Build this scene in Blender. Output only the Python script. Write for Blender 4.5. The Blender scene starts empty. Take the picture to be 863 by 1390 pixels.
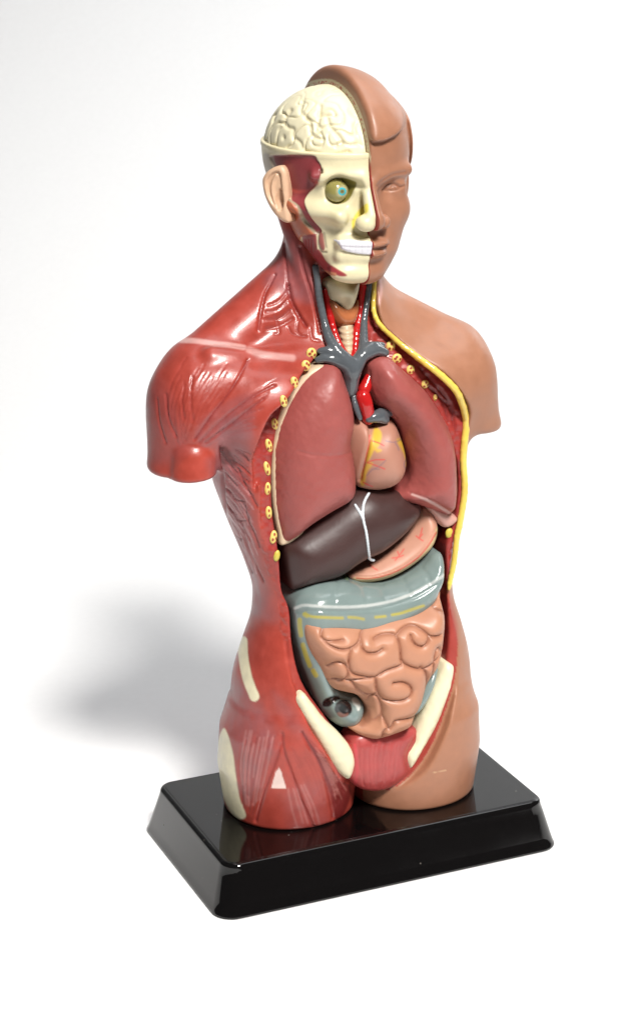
import bpy, math
import numpy as np
from mathutils import Vector, Matrix

# ------------------------------------------------------------------ camera, world, lamps, exposure
S = 0.001                                   # everything is modelled in millimetres, linked in metres
scn = bpy.context.scene
F_PX, PITCH, YAW, ROLL = 2908.84, 0.3118, 0.4119, -0.0055
CAM = np.array([-265.07, -582.66, 330.85])
fw = np.array([math.sin(YAW)*math.cos(PITCH), math.cos(YAW)*math.cos(PITCH), -math.sin(PITCH)])
_r = np.array([math.cos(YAW), -math.sin(YAW), 0.0]); _u = np.cross(_r, fw)
RT = _r*math.cos(ROLL) + _u*math.sin(ROLL); UP = -_r*math.sin(ROLL) + _u*math.cos(ROLL)
cam = bpy.data.cameras.new('camera'); co = bpy.data.objects.new('camera', cam); scn.collection.objects.link(co)
co.matrix_world = Matrix([[RT[0], UP[0], -fw[0], CAM[0]*S], [RT[1], UP[1], -fw[1], CAM[1]*S],
                          [RT[2], UP[2], -fw[2], CAM[2]*S], [0, 0, 0, 1]])
cam.sensor_fit = 'VERTICAL'; cam.sensor_height = 36.0; cam.lens = F_PX/1390*36
cam.shift_y = -45.0/1390
cam.clip_start = 0.01; cam.clip_end = 50
scn.camera = co
w = bpy.data.worlds.new('World'); scn.world = w; w.use_nodes = True
w.node_tree.nodes['Background'].inputs[0].default_value = (0.95, 0.97, 1.0, 1)
w.node_tree.nodes['Background'].inputs[1].default_value = 0.08
scn.view_settings.view_transform = 'Standard'; scn.view_settings.look = 'None'
scn.view_settings.gamma = 1.0; scn.view_settings.exposure = 0.0

def lamp(name, loc, target, size, power, col=(1, 1, 1), spread=180):
    L = bpy.data.lights.new(name, 'AREA'); L.shape = 'DISK'; L.size = size*S; L.energy = power; L.color = col; L.spread = math.radians(spread)
    o = bpy.data.objects.new(name, L); scn.collection.objects.link(o)
    o.location = Vector(loc)*S
    o.rotation_euler = (Vector(target)-Vector(loc)).to_track_quat('-Z', 'Y').to_euler()
    return o
lamp('key_lamp', (-35, -1190, 1500), (40, -50, 80), 430, 4.7, (1, 0.97, 0.93), 52)
lamp('added_overhead_fill', (220, 120, 900), (60, 100, 0), 700, 3.6, (0.96, 0.98, 1))  # unseen fill light, added overhead to lift the shadows
lamp('added_backdrop_fill', (950, 60, 800), (860, 540, 540), 300, 4.0, (0.96, 0.98, 1), 90)  # unseen light, added to whiten the right of the backdrop

# ------------------------------------------------------------------ tracing: photograph crops -> model points
CROPS = {'P': (0, 0, 1), 'A': (340, 80, 863/240), 'B': (180, 330, 863/260), 'C': (400, 330, 863/300), 'D': (350, 480, 863/290),
         'E': (370, 640, 863/280), 'F': (380, 800, 863/280), 'G': (280, 640, 612/220), 'H': (400, 370, 863/160),
         'I': (340, 180, 758/120), 'J': (420, 220, 863/160), 'K': (280, 560, 695/120), 'L': (390, 80, 863/190)}
def px(c, pts):
    x0, y0, s = CROPS[c]
    return np.array([(x0+p[0]/s, y0+p[1]/s) for p in pts], float)
def at(q, X=None, Y=None, Z=None):
    q = np.atleast_2d(q)
    d = fw*F_PX + RT*(q[:, :1]-431.5) - UP*(q[:, 1:2]-650.0)
    i, v = [(i, v) for i, v in enumerate((X, Y, Z)) if v is not None][0]
    t = (v-CAM[i])/d[:, i]
    return CAM + t[:, None]*d
def xz(c, pts, Y): return at(px(c, pts), Y=Y)[:, [0, 2]]
def project(V):
    d = V-CAM; z = d@fw
    return np.stack([431.5+F_PX*(d@RT)/z, 650-F_PX*(d@UP)/z], 1)

# ------------------------------------------------------------------ distance fields
def smooth_line(P, closed=False, n=6):
    P = np.asarray(P, float); m = len(P)
    out = []
    for i in range(m if closed else m-1):
        if closed: a, b, c, d = P[(i-1) % m], P[i], P[(i+1) % m], P[(i+2) % m]
        else: a, b, c, d = P[max(i-1, 0)], P[i], P[i+1], P[min(i+2, m-1)]
        for k in range(n):
            t = k/n
            out.append(0.5*((2*b)+(c-a)*t+(2*a-5*b+4*c-d)*t*t+(3*b-a-3*c+d)*t**3))
    if not closed: out.append(P[-1])
    return np.array(out)
def seg_d2(px_, py_, a, b):
    vx, vy = b[0]-a[0], b[1]-a[1]; L = vx*vx+vy*vy+1e-12
    t = np.clip(((px_-a[0])*vx+(py_-a[1])*vy)/L, 0, 1)
    return (px_-a[0]-t*vx)**2+(py_-a[1]-t*vy)**2
class Raster:
    """a 2-D field sampled on a grid, read back bilinearly"""
    def __init__(s, lo, hi, h):
        s.lo, s.h = np.array(lo, float), h
        s.nx, s.ny = [int(math.ceil((hi[i]-lo[i])/h))+2 for i in (0, 1)]
        s.gx, s.gy = np.meshgrid(lo[0]+h*np.arange(s.nx), lo[1]+h*np.arange(s.ny), indexing='ij')
    def __call__(s, x, y):
        u = np.clip((x-s.lo[0])/s.h, 0, s.nx-1.001); v = np.clip((y-s.lo[1])/s.h, 0, s.ny-1.001)
        i = u.astype(np.int32); j = v.astype(np.int32); u = u-i; v = v-j; G = s.g
        return (G[i, j]*(1-u)+G[i+1, j]*u)*(1-v)+(G[i, j+1]*(1-u)+G[i+1, j+1]*u)*v
def poly_field(P, h=0.3, pad=6):
    P = np.asarray(P, float)
    r = Raster(P.min(0)-pad, P.max(0)+pad, h)
    d = np.full(r.gx.shape, 1e9); ins = np.zeros(r.gx.shape, bool)
    for a, b in zip(P, np.roll(P, -1, 0)):
        d = np.minimum(d, seg_d2(r.gx, r.gy, a, b))
        if a[1] != b[1]:
            c = ((a[1] > r.gy) != (b[1] > r.gy)) & (r.gx < (b[0]-a[0])*(r.gy-a[1])/(b[1]-a[1])+a[0])
            ins ^= c
    d = np.sqrt(d); r.g = np.where(ins, -d, d).astype(np.float32)
    return r
def line_field(lines, h=0.3, pad=6):
    A = np.vstack(lines)
    r = Raster(A.min(0)-pad, A.max(0)+pad, h)
    d = np.full(r.gx.shape, 1e9)
    for L in lines:
        for a, b in zip(L[:-1], L[1:]):
            m = 2.5*pad                                                      # only touch the cells near this piece
            i0, i1 = [int(np.clip((v-r.lo[0])/h, 0, r.nx)) for v in (min(a[0], b[0])-m, max(a[0], b[0])+m+h)]
            j0, j1 = [int(np.clip((v-r.lo[1])/h, 0, r.ny)) for v in (min(a[1], b[1])-m, max(a[1], b[1])+m+h)]
            sl = (slice(i0, i1+1), slice(j0, j1+1))
            d[sl] = np.minimum(d[sl], seg_d2(r.gx[sl], r.gy[sl], a, b))
    r.g = np.minimum(np.sqrt(d), 99).astype(np.float32)
    return r
def smin(a, b, k):
    h = np.maximum(k-np.abs(a-b), 0)/k
    return np.minimum(a, b)-h*h*k*0.25
def smax(a, b, k): return -smin(-a, -b, k)
def sstep(a, b, x):
    t = np.clip((x-a)/(b-a), 0, 1); return t*t*(3-2*t)
def ell(x, y, z, c, r):
    X, Y, Z = (x-c[0])/r[0], (y-c[1])/r[1], (z-c[2])/r[2]
    k0 = np.sqrt(X*X+Y*Y+Z*Z)+1e-6; k1 = np.sqrt((X/r[0])**2+(Y/r[1])**2+(Z/r[2])**2)+1e-6
    return k0*(k0-1)/k1
def sph(x, y, z, c, r): return np.sqrt((x-c[0])**2+(y-c[1])**2+(z-c[2])**2)-r
def cap(x, y, z, a, b, ra, rb):
    a = np.asarray(a, float); b = np.asarray(b, float); v = b-a
    t = np.clip(((x-a[0])*v[0]+(y-a[1])*v[1]+(z-a[2])*v[2])/(v@v+1e-9), 0, 1)
    return np.sqrt((x-a[0]-t*v[0])**2+(y-a[1]-t*v[1])**2+(z-a[2]-t*v[2])**2)-(ra+(rb-ra)*t)
def tube(P, R, k=0.5):
    P = np.asarray(P, float); R = np.broadcast_to(R, (len(P),))
    def f(x, y, z):
        d = None
        for i in range(len(P)-1):
            e = cap(x, y, z, P[i], P[i+1], R[i], R[i+1])
            d = e if d is None else smin(d, e, k)
        return d
    return f
def loft(table, n=2.3):
    T = np.array(table, float); T = T[np.argsort(T[:, 0])]
    zz = np.linspace(T[0, 0], T[-1, 0], 400)                                  # smooth the table once
    cols = []
    for c in range(1, 5):
        v = np.interp(zz, T[:, 0], T[:, c])
        k = np.ones(17)/17; vp = np.pad(v, 8, mode='edge'); cols.append(np.convolve(vp, k, 'valid'))
    def f(x, y, z):
        cx, a, cy, b = [np.interp(z, zz, c) for c in cols]
        X = np.abs(x-cx)/a; Y = np.abs(y-cy)/b
        k0 = (X**n+Y**n+1e-9)**(1/n)
        g = np.sqrt((X**(n-1)/a)**2+(Y**(n-1)/b)**2+1e-12)/np.maximum(k0, 1e-3)**(n-1)
        return (k0-1)/np.maximum(g, 1/60.)
    return f
def noise3(V, s, seed=0):
    """cheap smooth value noise"""
    P = V/s+seed*17.31; i = np.floor(P).astype(np.int64); f = P-i; f = f*f*(3-2*f)
    def hsh(a, b, c):
        n = (a*374761393+b*668265263+c*2147483647+seed*974711) & 0x7fffffff
        n = ((n ^ (n >> 13))*1274126177) & 0x7fffffff
        return ((n ^ (n >> 16)) & 0xffff)/65535.0
    r = 0
    for dx in (0, 1):
        for dy in (0, 1):
            for dz in (0, 1):
                wgt = (f[:, 0] if dx else 1-f[:, 0])*(f[:, 1] if dy else 1-f[:, 1])*(f[:, 2] if dz else 1-f[:, 2])
                r = r+wgt*hsh(i[:, 0]+dx, i[:, 1]+dy, i[:, 2]+dz)
    return r*2-1

# ------------------------------------------------------------------ surface extraction (naive surface nets)
def surface(f, lo, hi, h, dense=False, thr=None):
    lo = np.array(lo, float); n = [int(math.ceil((hi[i]-lo[i])/h/4))*4+1 for i in range(3)]
    ax = [(lo[i]+h*np.arange(n[i])).astype(np.float32) for i in range(3)]
    if dense:
        X, Y, Z = np.meshgrid(*ax, indexing='ij')
        Fd = f(X.ravel(), Y.ravel(), Z.ravel()).reshape(n).astype(np.float32)
    else:
        Xc, Yc, Zc = np.meshgrid(*[a[::4] for a in ax], indexing='ij')
        Fc = f(Xc.ravel(), Yc.ravel(), Zc.ravel()).reshape(Xc.shape).astype(np.float32)
        m = np.abs(Fc) < (thr or 4*h*1.2)
        ins = Fc < 0
        act = np.zeros([k-1 for k in Fc.shape], bool); cnt = np.zeros(act.shape, np.int8)
        for d in np.ndindex(2, 2, 2):
            sl = tuple(slice(d[i], d[i]+act.shape[i]) for i in range(3))
            act |= m[sl]; cnt += ins[sl]
        act |= (cnt > 0) & (cnt < 8)
        base = Fc[:-1, :-1, :-1]
        Fd = np.full(n, 9.0, np.float32)
        up = np.where(base < 0, -9.0, 9.0).astype(np.float32)
        for i in range(3): up = np.repeat(up, 4, axis=i)
        Fd[:-1, :-1, :-1] = up
        mk = np.zeros(n, bool)
        au = act
        for i in range(3): au = np.repeat(au, 4, axis=i)
        mk[:-1, :-1, :-1] = au
        mk[1:] |= mk[:-1].copy(); mk[:, 1:] |= mk[:, :-1].copy(); mk[:, :, 1:] |= mk[:, :, :-1].copy()
        I = np.nonzero(mk)
        CH = 1500000
        for s in range(0, len(I[0]), CH):
            i, j, k = [a[s:s+CH] for a in I]
            Fd[i, j, k] = f(ax[0][i], ax[1][j], ax[2][k])
    ins = Fd < 0
    cs = [k-1 for k in n]
    cnt = np.zeros(cs, np.int8)
    for d in np.ndindex(2, 2, 2): cnt += ins[tuple(slice(d[i], d[i]+cs[i]) for i in range(3))]
    A = np.nonzero((cnt > 0) & (cnt < 8))
    ids = np.full(cs, -1, np.int32); ids[A] = np.arange(len(A[0]))
    acc = np.zeros((len(A[0]), 3)); num = np.zeros(len(A[0]))
    for axis in range(3):
        o1, o2 = [a for a in range(3) if a != axis]
        for p in (0, 1):
            for q in (0, 1):
                off = [0, 0, 0]; off[o1] = p; off[o2] = q
                i0 = [A[t]+off[t] for t in range(3)]; i1 = list(i0); i1[axis] = i1[axis]+1
                a, b = Fd[tuple(i0)], Fd[tuple(i1)]
                c = (a < 0) != (b < 0); t = np.where(c, a/np.where(c, a-b, 1), 0)
                P = np.stack(i0, 1).astype(float)-np.stack(A, 1); P[:, axis] += t
                acc[c] += P[c]; num[c] += 1
    V = (acc/np.maximum(num, 1)[:, None]+np.stack(A, 1))*h+lo
    quads = []
    for axis in range(3):
        o1, o2 = (axis+1) % 3, (axis+2) % 3
        sl0 = [slice(None)]*3; sl1 = [slice(None)]*3
        sl0[axis] = slice(0, -1); sl1[axis] = slice(1, None)
        a, b = ins[tuple(sl0)], ins[tuple(sl1)]
        E_ = np.nonzero(a != b); flip = a[E_]
        ok = (E_[o1] > 0) & (E_[o2] > 0) & (E_[o1] < cs[o1]) & (E_[o2] < cs[o2])
        E_ = [e[ok] for e in E_]; flip = flip[ok]
        def cell(d1, d2):
            c = list(E_); c[o1] = c[o1]-d1; c[o2] = c[o2]-d2; return ids[tuple(c)]
        q = np.stack([cell(1, 1), cell(0, 1), cell(0, 0), cell(1, 0)], 1)
        q[~flip] = q[~flip][:, ::-1]
        quads.append(q)
    Q = np.vstack(quads); Q = Q[(Q >= 0).all(1)]
    def grad(V, e=0.06*1):
        V = V.astype(np.float32); g = []
        for i in range(3):
            d = np.zeros(3, np.float32); d[i] = max(e, h*0.25)
            g.append(f(*(V+d).T)-f(*(V-d).T))
        g = np.stack(g, 1)/(2*max(e, h*0.25)); return g
    for _ in range(1):                                                      # pull the points onto the surface
        g = grad(V); fv = f(*V.astype(np.float32).T)
        st = np.clip(fv/np.maximum((g*g).sum(1), 0.05)**1.0, -h, h)
        lim = 0.6*h/np.maximum(np.linalg.norm(g, axis=1)*np.abs(st), 1e-9)
        V = V-g*(st*np.minimum(1, lim))[:, None]
    return V, Q
def normals(V, Q):
    n = np.cross(V[Q[:, 2]]-V[Q[:, 0]], V[Q[:, 3]]-V[Q[:, 1]])
    N = np.zeros_like(V)
    for k in range(4):
        for c in range(3): N[:, c] += np.bincount(Q[:, k], n[:, c], len(V))
    return N/np.maximum(np.linalg.norm(N, axis=1), 1e-9)[:, None]
def relax(V, Q, it=1, lam=0.5):
    for _ in range(it):
        acc = np.zeros_like(V); cnt = np.zeros(len(V))
        for k in range(4):
            a, b = Q[:, k], Q[:, (k+1) % 4]
            for c in range(3): acc[:, c] += np.bincount(a, V[b, c], len(V))+np.bincount(b, V[a, c], len(V))
            cnt += np.bincount(a, minlength=len(V))+np.bincount(b, minlength=len(V))
        V = V+lam*(acc/np.maximum(cnt, 1)[:, None]-V)
    return V

# ------------------------------------------------------------------ materials
def paint_mat(name, rough=0.4, coat=0.0, bump=0.15, scale=900.0, var=0.08, rvar=0.1, spec=0.5, sss=0.0):
    m = bpy.data.materials.new(name); m.use_nodes = True; nt = m.node_tree; b = nt.nodes['Principled BSDF']
    at_ = nt.nodes.new('ShaderNodeAttribute'); at_.attribute_name = 'Col'
    tc = nt.nodes.new('ShaderNodeTexCoord')
    nz = nt.nodes.new('ShaderNodeTexNoise'); nz.inputs['Scale'].default_value = scale; nz.inputs['Detail'].default_value = 4
    n2 = nt.nodes.new('ShaderNodeTexNoise'); n2.inputs['Scale'].default_value = scale*0.18; n2.inputs['Detail'].default_value = 3
    nt.links.new(tc.outputs['Object'], nz.inputs['Vector']); nt.links.new(tc.outputs['Object'], n2.inputs['Vector'])
    mr = nt.nodes.new('ShaderNodeMapRange'); mr.inputs['From Min'].default_value = 0.3; mr.inputs['From Max'].default_value = 0.7
    mr.inputs['To Min'].default_value = 1-var; mr.inputs['To Max'].default_value = 1+var
    nt.links.new(n2.outputs['Fac'], mr.inputs['Value'])
    mx = nt.nodes.new('ShaderNodeMix'); mx.data_type = 'RGBA'; mx.blend_type = 'MULTIPLY'; mx.inputs['Factor'].default_value = 1
    nt.links.new(at_.outputs['Color'], mx.inputs['A']); nt.links.new(mr.outputs['Result'], mx.inputs['B'])
    nt.links.new(mx.outputs['Result'], b.inputs['Base Color'])
    r2 = nt.nodes.new('ShaderNodeMapRange'); r2.inputs['From Min'].default_value = 0.3; r2.inputs['From Max'].default_value = 0.7
    r2.inputs['To Min'].default_value = max(rough-rvar, 0.03); r2.inputs['To Max'].default_value = rough+rvar
    nt.links.new(n2.outputs['Fac'], r2.inputs['Value']); nt.links.new(r2.outputs['Result'], b.inputs['Roughness'])
    bp = nt.nodes.new('ShaderNodeBump'); bp.inputs['Strength'].default_value = bump; bp.inputs['Distance'].default_value = 0.0003
    nt.links.new(nz.outputs['Fac'], bp.inputs['Height']); nt.links.new(bp.outputs['Normal'], b.inputs['Normal'])
    b.inputs['Specular IOR Level'].default_value = spec
    b.inputs['Coat Weight'].default_value = coat; b.inputs['Coat Roughness'].default_value = 0.12
    if sss:
        b.inputs['Subsurface Weight'].default_value = sss; b.inputs['Subsurface Scale'].default_value = 0.001
        b.inputs['Subsurface Radius'].default_value = (1, 0.5, 0.3)
    return m
M_MUSCLE = paint_mat('glossy_muscle_paint', 0.36, 0.14, 0.10, 1500, 0.10, 0.08)
M_SKIN = paint_mat('satin_skin_paint', 0.42, 0.0, 0.06, 1600, 0.055, 0.07)
M_ORGAN = paint_mat('satin_organ_paint', 0.45, 0.0, 0.22, 500, 0.05, 0.06)
M_GLOSS = paint_mat('gloss_paint', 0.17, 0.2, 0.06, 900, 0.05, 0.05)
M_BONE = paint_mat('bone_paint', 0.40, 0.0, 0.08, 1500, 0.03, 0.06)

ROOT = None
def link_mesh(name, V, Q, col, mat, parent, nrm=None):
    me = bpy.data.meshes.new(name)
    me.vertices.add(len(V)); me.vertices.foreach_set('co', (V*S).astype(np.float32).ravel())
    me.loops.add(len(Q)*4); me.loops.foreach_set('vertex_index', Q.astype(np.int32).ravel())
    me.polygons.add(len(Q)); me.polygons.foreach_set('loop_start', np.arange(0, len(Q)*4, 4, dtype=np.int32))
    me.update(calc_edges=True)
    me.polygons.foreach_set('use_smooth', np.ones(len(Q), bool))
    ca = me.color_attributes.new('Col', 'FLOAT_COLOR', 'POINT')
    c4 = np.ones((len(V), 4), np.float32); c4[:, :3] = col; ca.data.foreach_set('color', c4.ravel())
    if nrm is not None: me.normals_split_custom_set_from_vertices(nrm.astype(np.float32).tolist())
    me.materials.append(mat)
    o = bpy.data.objects.new(name, me); scn.collection.objects.link(o)
    if parent is not None: o.parent = parent
    return o
class Skin:
    """mesh under work: points, normals, their place in the traced picture, paint"""
    def __init__(s, V, Q, base):
        s.V, s.Q = V, Q; s.N = normals(V, Q); s.col = np.tile(np.array(base, float), (len(V), 1)); s.refresh()
    def refresh(s):
        s.N = normals(s.V, s.Q); s.p = project(s.V)
        vd = CAM-s.V; vd /= np.linalg.norm(vd, axis=1)[:, None]; s.face = (s.N*vd).sum(1)
    def mixc(s, wgt, c): s.col = s.col*(1-wgt[:, None])+np.array(c)*wgt[:, None]
    def poly(s, c, pts, color, soft=1.2, closed_smooth=True, amt=1.0, mask=None):
        P = px(c, pts)
        if closed_smooth: P = smooth_line(P, True, 5)
        fld = poly_field(P, 0.5, 8+soft*3); d = fld(s.p[:, 0], s.p[:, 1])
        wgt = sstep(soft, -soft, d)*(s.face > -0.05)*amt
        if mask is not None: wgt = wgt*mask
        s.mixc(wgt, color); return wgt
    def stroke(s, c, lines, width, color, soft=1.0, amt=1.0, smooth=True, taper=False):
        P = [smooth_line(px(c, L), False, 5) for L in lines] if smooth else lines       # fans come as picture points already
        fld = line_field(P, 0.5, width+soft*3+4); d = fld(s.p[:, 0], s.p[:, 1])
        wgt = sstep(width+soft, max(width-soft, 0), d)*(s.face > 0.0)*amt
        s.mixc(wgt, color); return wgt
    def groove(s, c, lines, width, depth, color=None, amt=0.5, smooth=True, raw=False):
        P = lines if raw else [smooth_line(px(c, L), False, 5) for L in lines]
        fld = line_field(P, 0.5, width*3+4); d = fld(s.p[:, 0], s.p[:, 1])
        g = np.exp(-(d/width)**2)*sstep(0.05, 0.3, s.face)
        s.V = s.V-s.N*(g*depth)[:, None]
        if color is not None: s.mixc(g*amt, color)
        return g
def fan(c, a, b, n, jit=2.0, seed=1, t0=0.0, t1=1.0):
    """n lines between the traced lines a and b"""
    rng = np.random.default_rng(seed)
    A = smooth_line(px(c, a), False, 8); B = smooth_line(px(c, b), False, 8)
    def res(P, m=24):
        L = np.r_[0, np.cumsum(np.linalg.norm(np.diff(P, axis=0), axis=1))]; u = np.linspace(0, L[-1], m)
        return np.stack([np.interp(u, L, P[:, i]) for i in (0, 1)], 1)
    A, B = res(A), res(B); out = []
    for k in range(n):
        t = (k+0.5+rng.uniform(-.35, .35))/n
        P = A*(1-t)+B*t
        i0 = int(len(P)*np.clip(t0+rng.uniform(-.15, .2), 0, .6)); i1 = max(i0+4, int(len(P)*np.clip(t1-rng.uniform(-.1, .35), .3, 1)))
        P = P[i0:i1]
        out.append(P+np.cumsum(rng.normal(0, jit*0.12, P.shape), 0))
    return out
def part(name, f, lo, hi, h, base, mat, parent, dense=False, work=None, rel=1, thr=None):
    V, Q = surface(f, lo, hi, h, dense, thr)
    if rel: V = relax(V, Q, rel, 0.5)
    k = Skin(V, Q, base)
    if work: work(k); k.refresh()
    return link_mesh(name, k.V, k.Q, np.clip(k.col, 0, 1), mat, parent)
def pillow(P, yrim, D, W, yback, k=0.8, smooth=True, g=0.7, mod=None):
    """a solid with the front outline P (x,z): rim at yrim, front swelling D over the width W, flat back at yback"""
    P = smooth_line(P, True, 5) if smooth else np.asarray(P)
    fld = poly_field(P, 0.2, 4)
    t0 = np.clip(-fld.g/W, 0, 1); g_ = D*np.sqrt(np.maximum(1-(1-t0)**2, 0))
    nb = max(int(min(W*0.16, 1.4)/0.2), 1)
    for _ in range(3):                                                      # soften the ridge lines of the swelling
        for ax_ in (0, 1):
            c_ = np.cumsum(np.pad(g_, [(nb+1, nb) if a == ax_ else (0, 0) for a in (0, 1)], mode='edge'), axis=ax_)
            g_ = (np.take(c_, range(2*nb+1, c_.shape[ax_]), ax_)-np.take(c_, range(0, c_.shape[ax_]-2*nb-1), ax_))/(2*nb+1)
    dm = Raster.__new__(Raster); dm.lo, dm.h, dm.nx, dm.ny = fld.lo, fld.h, fld.nx, fld.ny; dm.g = g_
    yr = yrim if callable(yrim) else (lambda x, z: yrim)
    def f(x, y, z):
        s = fld(x, z)
        yf = yr(x, z)-dm(x, z)
        if mod: yf = yf+mod(x, z, -s)
        return smax(smax((yf-y)*g, s, k), y-yback, 0.6)
    f.fld = fld
    lo = (P[:, 0].min()-1.5, -40, P[:, 1].min()-1.5); hi = (P[:, 0].max()+1.5, yback+2, P[:, 1].max()+1.5)
    return f, lo, hi

# ------------------------------------------------------------------ the white table and backdrop sheet
def backdrop():
    prof = [(y, 0) for y in (-420, -200, 0, 200, 380)]
    R = 380.0
    for k in range(1, 17):
        a = k/16*math.radians(84); prof.append((380+R*math.sin(a), R*(1-math.cos(a))))
    y, z = prof[-1]; prof.append((y+70, z+700)); prof.append((y+220, z+2200))
    xs = np.linspace(-1800, 2200, 30)
    V = np.array([(x, y, z) for (y, z) in prof for x in xs]); n = len(xs)
    Q = np.array([(i*n+j, i*n+j+1, (i+1)*n+j+1, (i+1)*n+j) for i in range(len(prof)-1) for j in range(n-1)])
    ang = math.radians(-26); c, s = math.cos(ang), math.sin(ang)              # the sheet faces the camera
    V = np.stack([V[:, 0]*c-V[:, 1]*s, V[:, 0]*s+V[:, 1]*c, V[:, 2]], 1)
    m = bpy.data.materials.new('white_paper'); m.use_nodes = True; nt = m.node_tree; b = nt.nodes['Principled BSDF']
    tc = nt.nodes.new('ShaderNodeTexCoord'); nz = nt.nodes.new('ShaderNodeTexNoise'); nz.inputs['Scale'].default_value = 300
    nt.links.new(tc.outputs['Object'], nz.inputs['Vector'])
    cr = nt.nodes.new('ShaderNodeMapRange'); cr.inputs['To Min'].default_value = 0.83; cr.inputs['To Max'].default_value = 0.86
    nt.links.new(nz.outputs['Fac'], cr.inputs['Value']); nt.links.new(cr.outputs['Result'], b.inputs['Base Color'])
    b.inputs['Roughness'].default_value = 0.7; b.inputs['Specular IOR Level'].default_value = 0.2
    o = link_mesh('backdrop', V, Q, (0.85, 0.85, 0.85), m, None); o['kind'] = 'structure'
backdrop()

ROOT = bpy.data.objects.new('anatomical_torso_model', None); scn.collection.objects.link(ROOT)
ROOT['label'] = 'plastic anatomy torso, half red muscle, half brown skin, organs exposed, on black stand'
ROOT['category'] = 'anatomy model'

# ------------------------------------------------------------------ black plinth
def plinth():
    W, D, H, tp = 120.0, 72.9, 16.4, 4.76
    def ring(w, d, r, z, n=8):
        out = []
        for (sx, sy, a0) in ((1, -1, -90), (1, 1, 0), (-1, 1, 90), (-1, -1, 180)):
            for k in range(n+1):
                a = math.radians(a0+90*k/n)
                out.append((sx*(w/2-r)+r*math.cos(a), sy*(d/2-r)+r*math.sin(a), z))
        return out
    rings = []
    r0 = 7.0
    rings.append(ring(W-1.2, D-1.2, r0-.6, 0.0)); rings.append(ring(W, D, r0, 0.5)); rings.append(ring(W-.1, D-.1, r0, 0.9))
    for t in np.linspace(0.1, 0.89, 6): rings.append(ring(W-2*tp*t*.93, D-2*tp*t*.93, r0-1.2*t, H*t))
    zt, ins = H*0.89, tp*0.89*.93
    for k in range(1, 7):
        a = math.radians(15+k*11.5); rr = 1.6
        rings.append(ring(W-2*(ins+rr*(math.cos(math.radians(15))-math.cos(a))), D-2*(ins+rr*(math.cos(math.radians(15))-math.cos(a))), max(r0-1.2-k*.3, 2.5), zt+rr*(math.sin(a)-math.sin(math.radians(15)))*(H-.12-zt)/(rr*(math.sin(math.radians(84))-math.sin(math.radians(15))))))
    w2 = W-2*(ins+1.6); d2 = D-2*(ins+1.6)
    rings.append(ring(w2, d2, 3.4, H-.1)); rings.append(ring(w2-.5, d2-.5, 3.2, H-.22)); rings.append(ring(w2-1.0, d2-1.0, 3.0, H))
    n = len(rings[0]); verts = [v for r in rings for v in r]; faces = []
    for i in range(len(rings)-1):
        for j in range(n): faces.append((i*n+j, i*n+(j+1) % n, (i+1)*n+(j+1) % n, (i+1)*n+j))
    faces.append(tuple(range((len(rings)-1)*n, len(rings)*n))); faces.append(tuple(reversed(range(n))))
    me = bpy.data.meshes.new('plinth'); me.from_pydata([tuple(c*S for c in v) for v in verts], [], faces); me.update()
    for p_ in me.polygons: p_.use_smooth = len(p_.vertices) == 4
    m = bpy.data.materials.new('black_gloss_plastic'); m.use_nodes = True; nt = m.node_tree; b = nt.nodes['Principled BSDF']
    b.inputs['Base Color'].default_value = (0.003, 0.0025, 0.0025, 1)
    tc = nt.nodes.new('ShaderNodeTexCoord'); nz = nt.nodes.new('ShaderNodeTexNoise'); nz.inputs['Scale'].default_value = 60; nz.inputs['Detail'].default_value = 6
    nt.links.new(tc.outputs['Object'], nz.inputs['Vector'])
    mr = nt.nodes.new('ShaderNodeMapRange'); mr.inputs['From Min'].default_value = .35; mr.inputs['From Max'].default_value = .75
    mr.inputs['To Min'].default_value = 0.035; mr.inputs['To Max'].default_value = 0.08
    nt.links.new(nz.outputs['Fac'], mr.inputs['Value']); nt.links.new(mr.outputs['Result'], b.inputs['Roughness'])
    vo = nt.nodes.new('ShaderNodeTexVoronoi'); vo.inputs['Scale'].default_value = 160                      # specks of dust
    nt.links.new(tc.outputs['Object'], vo.inputs['Vector'])
    lt = nt.nodes.new('ShaderNodeMath'); lt.operation = 'LESS_THAN'; lt.inputs[1].default_value = 0.045
    nt.links.new(vo.outputs['Distance'], lt.inputs[0])
    mx = nt.nodes.new('ShaderNodeMix'); mx.data_type = 'RGBA'; mx.inputs['A'].default_value = (0.003, 0.0025, 0.0025, 1); mx.inputs['B'].default_value = (0.10, 0.09, 0.08, 1)
    nt.links.new(lt.outputs[0], mx.inputs['Factor']); nt.links.new(mx.outputs['Result'], b.inputs['Base Color'])
    me.materials.append(m)
    o = bpy.data.objects.new('plinth', me); scn.collection.objects.link(o); o.parent = ROOT
plinth()
ZB = 16.4
# ------------------------------------------------------------------ the body field
torso = loft([(16, 1, 26, 0, 17), (28, 1, 32, 0, 21), (40, 1, 41, 0, 23.5), (55, 1, 40.5, 0, 24), (64, 1, 39.5, 0, 23), (73, 1.3, 36.8, 0, 21.5), (82, 1.5, 33.5, 0, 20),
              (92, 1.4, 32.7, 0, 20), (102, .8, 35, 1, 21), (115, 0, 39.3, 1, 23), (128, -2, 41.5, 2, 24.5), (140, -2, 43, 3, 25),
              (152, -2.5, 44, 4, 23.5), (160, -2.5, 42, 5, 21), (167, -2, 35, 6, 17), (173, -1, 24, 7, 14), (180, 0, 15, 8, 13), (190, 0, 12, 9, 12)], 2.35)
neck = loft([(160, 0, 16, 8, 13), (170, 0, 15.5, 8, 13), (180, 0, 14.5, 9, 13), (190, 0, 14.5, 10, 13), (200, 0, 15, 12, 13), (215, 0, 15, 14, 14)], 2.0)
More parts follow.
